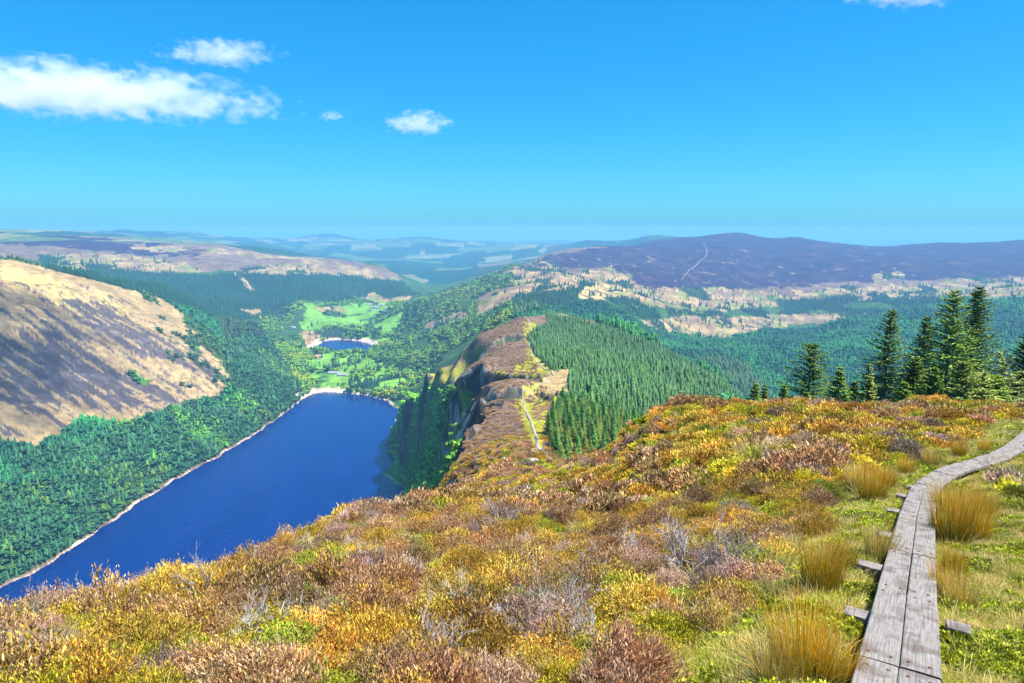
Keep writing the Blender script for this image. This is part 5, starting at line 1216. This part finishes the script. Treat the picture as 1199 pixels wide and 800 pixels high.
for px, py, h_, k_, lb in GL: plant('grass_clump', 'grass', px, py, h_, straw[k_], .34, lb, 'dry grass clumps on the slope')
plant('grass_clump', 'grass', 907, 672, 40, limeg, .22, 'round lime green grass cushion left of the tall lone rush', 'dry grass clumps on the slope')
DL = [(808,668,52,0,'large grey dead heather bush, widest one, left half'),(842,672,54,0,'large grey dead heather bush, widest one, right half with white twigs'),(320,745,62,1,'silvery branching dead heather left of the green moss patch'),
 (238,712,66,2,'tall bare white twigs rising near the brow on the left'),(480,700,44,2,'bare white twig over the middle of the slope'),(545,722,58,2,'long pale crooked branch beside the straw clump'),
 (588,615,30,0,'round grey dead heather near the upper brow'),(655,742,56,0,'lilac grey dead heather low on the slope right of the straw clump'),(500,780,54,0,'pale lilac dead heather at the bottom of the slope'),
 (690,690,44,1,'pale twiggy dead heather right of the middle'),(745,662,34,0,'dark grey dead heather between the brow and the lone twigs'),(770,712,34,1,'small silver dead heather left of the rushes'),
 (110,660,30,1,'bare sprays of dead heather against the lake, left end'),(48,740,60,2,'crooked bare twigs in the lower left corner'),(268,640,34,2,'bare sprig standing against the lake'),(180,668,34,1,'twiggy dead heather on the brow above the lake'),
 (430,665,36,1,'grey twigs on the slope under the woodland edge'),(1180,575,30,0,'brown grey dead heather right of the big golden rush clump')]
for px, py, h_, k_, lb in DL: plant('dead_heather', 'dead heather', px, py, h_, dead[k_], .5, lb, 'dead heather bushes on the slope')

# ------------------------------------------------------------------ clouds
def cloud(px, py, wpx, hpx, dist, label, seed, dens=.02, depth=.5, loc=None, size=None, cover=.0):
    if loc is None:
        a, b, c = ray(px, py); loc = (a * dist, b * dist, CZ + c * dist); sx = wpx / 800 * dist / 2; sz = hpx / 800 * dist / 2; size = (sx, sx * depth, sz)
    import bmesh
    rs = random.Random(seed); bm = bmesh.new(); bmesh.ops.create_icosphere(bm, subdivisions=3, radius=1)
    me = bpy.data.meshes.new('cloud'); bm.to_mesh(me); bm.free()
    m = bpy.data.materials.new('cloud'); m.use_nodes = True; t = m.node_tree; t.nodes.clear(); out = t.nodes.new('ShaderNodeOutputMaterial')
    pv = t.nodes.new('ShaderNodeVolumePrincipled'); pv.inputs['Color'].default_value = (.86, .89, .96, 1); pv.inputs['Anisotropy'].default_value = .0
    tc = t.nodes.new('ShaderNodeTexCoord'); ln = t.nodes.new('ShaderNodeVectorMath'); ln.operation = 'LENGTH'; t.links.new(tc.outputs['Object'], ln.inputs[0])
    mp = t.nodes.new('ShaderNodeMapping'); mp.inputs['Scale'].default_value = (size[0] / size[2] * .62, size[1] / size[2] * .62, 1.0); mp.inputs['Location'].default_value = (seed * 3.1, seed, 0); t.links.new(tc.outputs['Object'], mp.inputs[0])
    nz = t.nodes.new('ShaderNodeTexNoise'); nz.inputs['Scale'].default_value = 2.3; nz.inputs['Detail'].default_value = 9; nz.inputs['Roughness'].default_value = .66; t.links.new(mp.outputs[0], nz.inputs['Vector'])
    def M_(op, a_, b_=None):
        q_ = t.nodes.new('ShaderNodeMath'); q_.operation = op
        for i, v in enumerate((a_, b_)):
            if v is None: continue
            if isinstance(v, (int, float)): q_.inputs[i].default_value = v
            else: t.links.new(v, q_.inputs[i])
        return q_.outputs[0]
    # flat-ish base: squeeze the lower half
    sep = t.nodes.new('ShaderNodeSeparateXYZ'); t.links.new(tc.outputs['Object'], sep.inputs[0])
    low = M_('MULTIPLY', M_('MAXIMUM', M_('MULTIPLY', sep.outputs[2], -1), 0), .9)
    v = M_('SUBTRACT', M_('ADD', M_('MULTIPLY', M_('SUBTRACT', nz.outputs[0], .5), 5.2), cover + .62), M_('ADD', M_('MULTIPLY', M_('POWER', ln.outputs['Value'], 1.6), 1.25), low))
    v = M_('MINIMUM', M_('MAXIMUM', M_('MULTIPLY', v, 1.6), 0), 1); v = M_('MULTIPLY', v, dens); t.links.new(v, pv.inputs['Density']); t.links.new(pv.outputs[0], out.inputs['Volume'])
    o = link('cloud', me, m); o.location = loc; o.scale = size; tag(o, label, 'cloud', 'white clouds in the blue sky', kind='stuff'); return o
cl_ = cloud(84, 112, 560, 86, 7000, 'big long white cloud at the left', 1, .0028, .4, cover=.10); cl_.rotation_euler = (0, R(3.5), 0)
cloud(258, 66, 168, 44, 7500, 'small flat white cloud above the end of the long cloud', 2, .003, .4, cover=.12)
cloud(490, 147, 88, 40, 7500, 'small round white cloud alone in the middle of the sky', 3, .0038, .5, cover=.25)
cloud(388, 137, 34, 16, 7500, 'tiny white wisp between the long cloud and the lone round one', 4, .005, .5, cover=.3)
cloud(1066, -14, 190, 66, 6500, 'thin white cloud cut by the top of the sky at the right', 5, .004, .4, cover=.4)
# a cloud high overhead, out of the picture, whose shade lies on the left hillside
SH = Vector((-860, 880, 300)); T_ = 1500 / SUNV.z; c_ = SH + SUNV * T_
cloud(0, 0, 0, 0, 0, 'cloud high above the lake shading the left hillside', 6, .014, loc=tuple(c_), size=(330, 480, 90), cover=.5)

# ------------------------------------------------------------------ air
import bmesh
bm = bmesh.new(); bmesh.ops.create_cube(bm, size=1); me = bpy.data.meshes.new('haze'); bm.to_mesh(me); bm.free()
m = bpy.data.materials.new('haze'); m.use_nodes = True; t = m.node_tree; t.nodes.clear(); out = t.nodes.new('ShaderNodeOutputMaterial'); pv = t.nodes.new('ShaderNodeVolumePrincipled')
pv.inputs['Color'].default_value = (.22, .56, .92, 1); pv.inputs['Density'].default_value = 1.1e-4; pv.inputs['Anisotropy'].default_value = 0
t.links.new(pv.outputs[0], out.inputs['Volume'])
haze = link('haze', me, m); zt, zb = max(CZ + 12, float(ZG.max()) + 20), -14.0
haze.scale = (191000, 191000, zt - zb); haze.location = (0, 0, (zt + zb) / 2); tag(haze, 'pale blue haze over the valley and far hills', 'haze', kind='stuff')
print('land top', ZG.max(), 'haze top', zt)
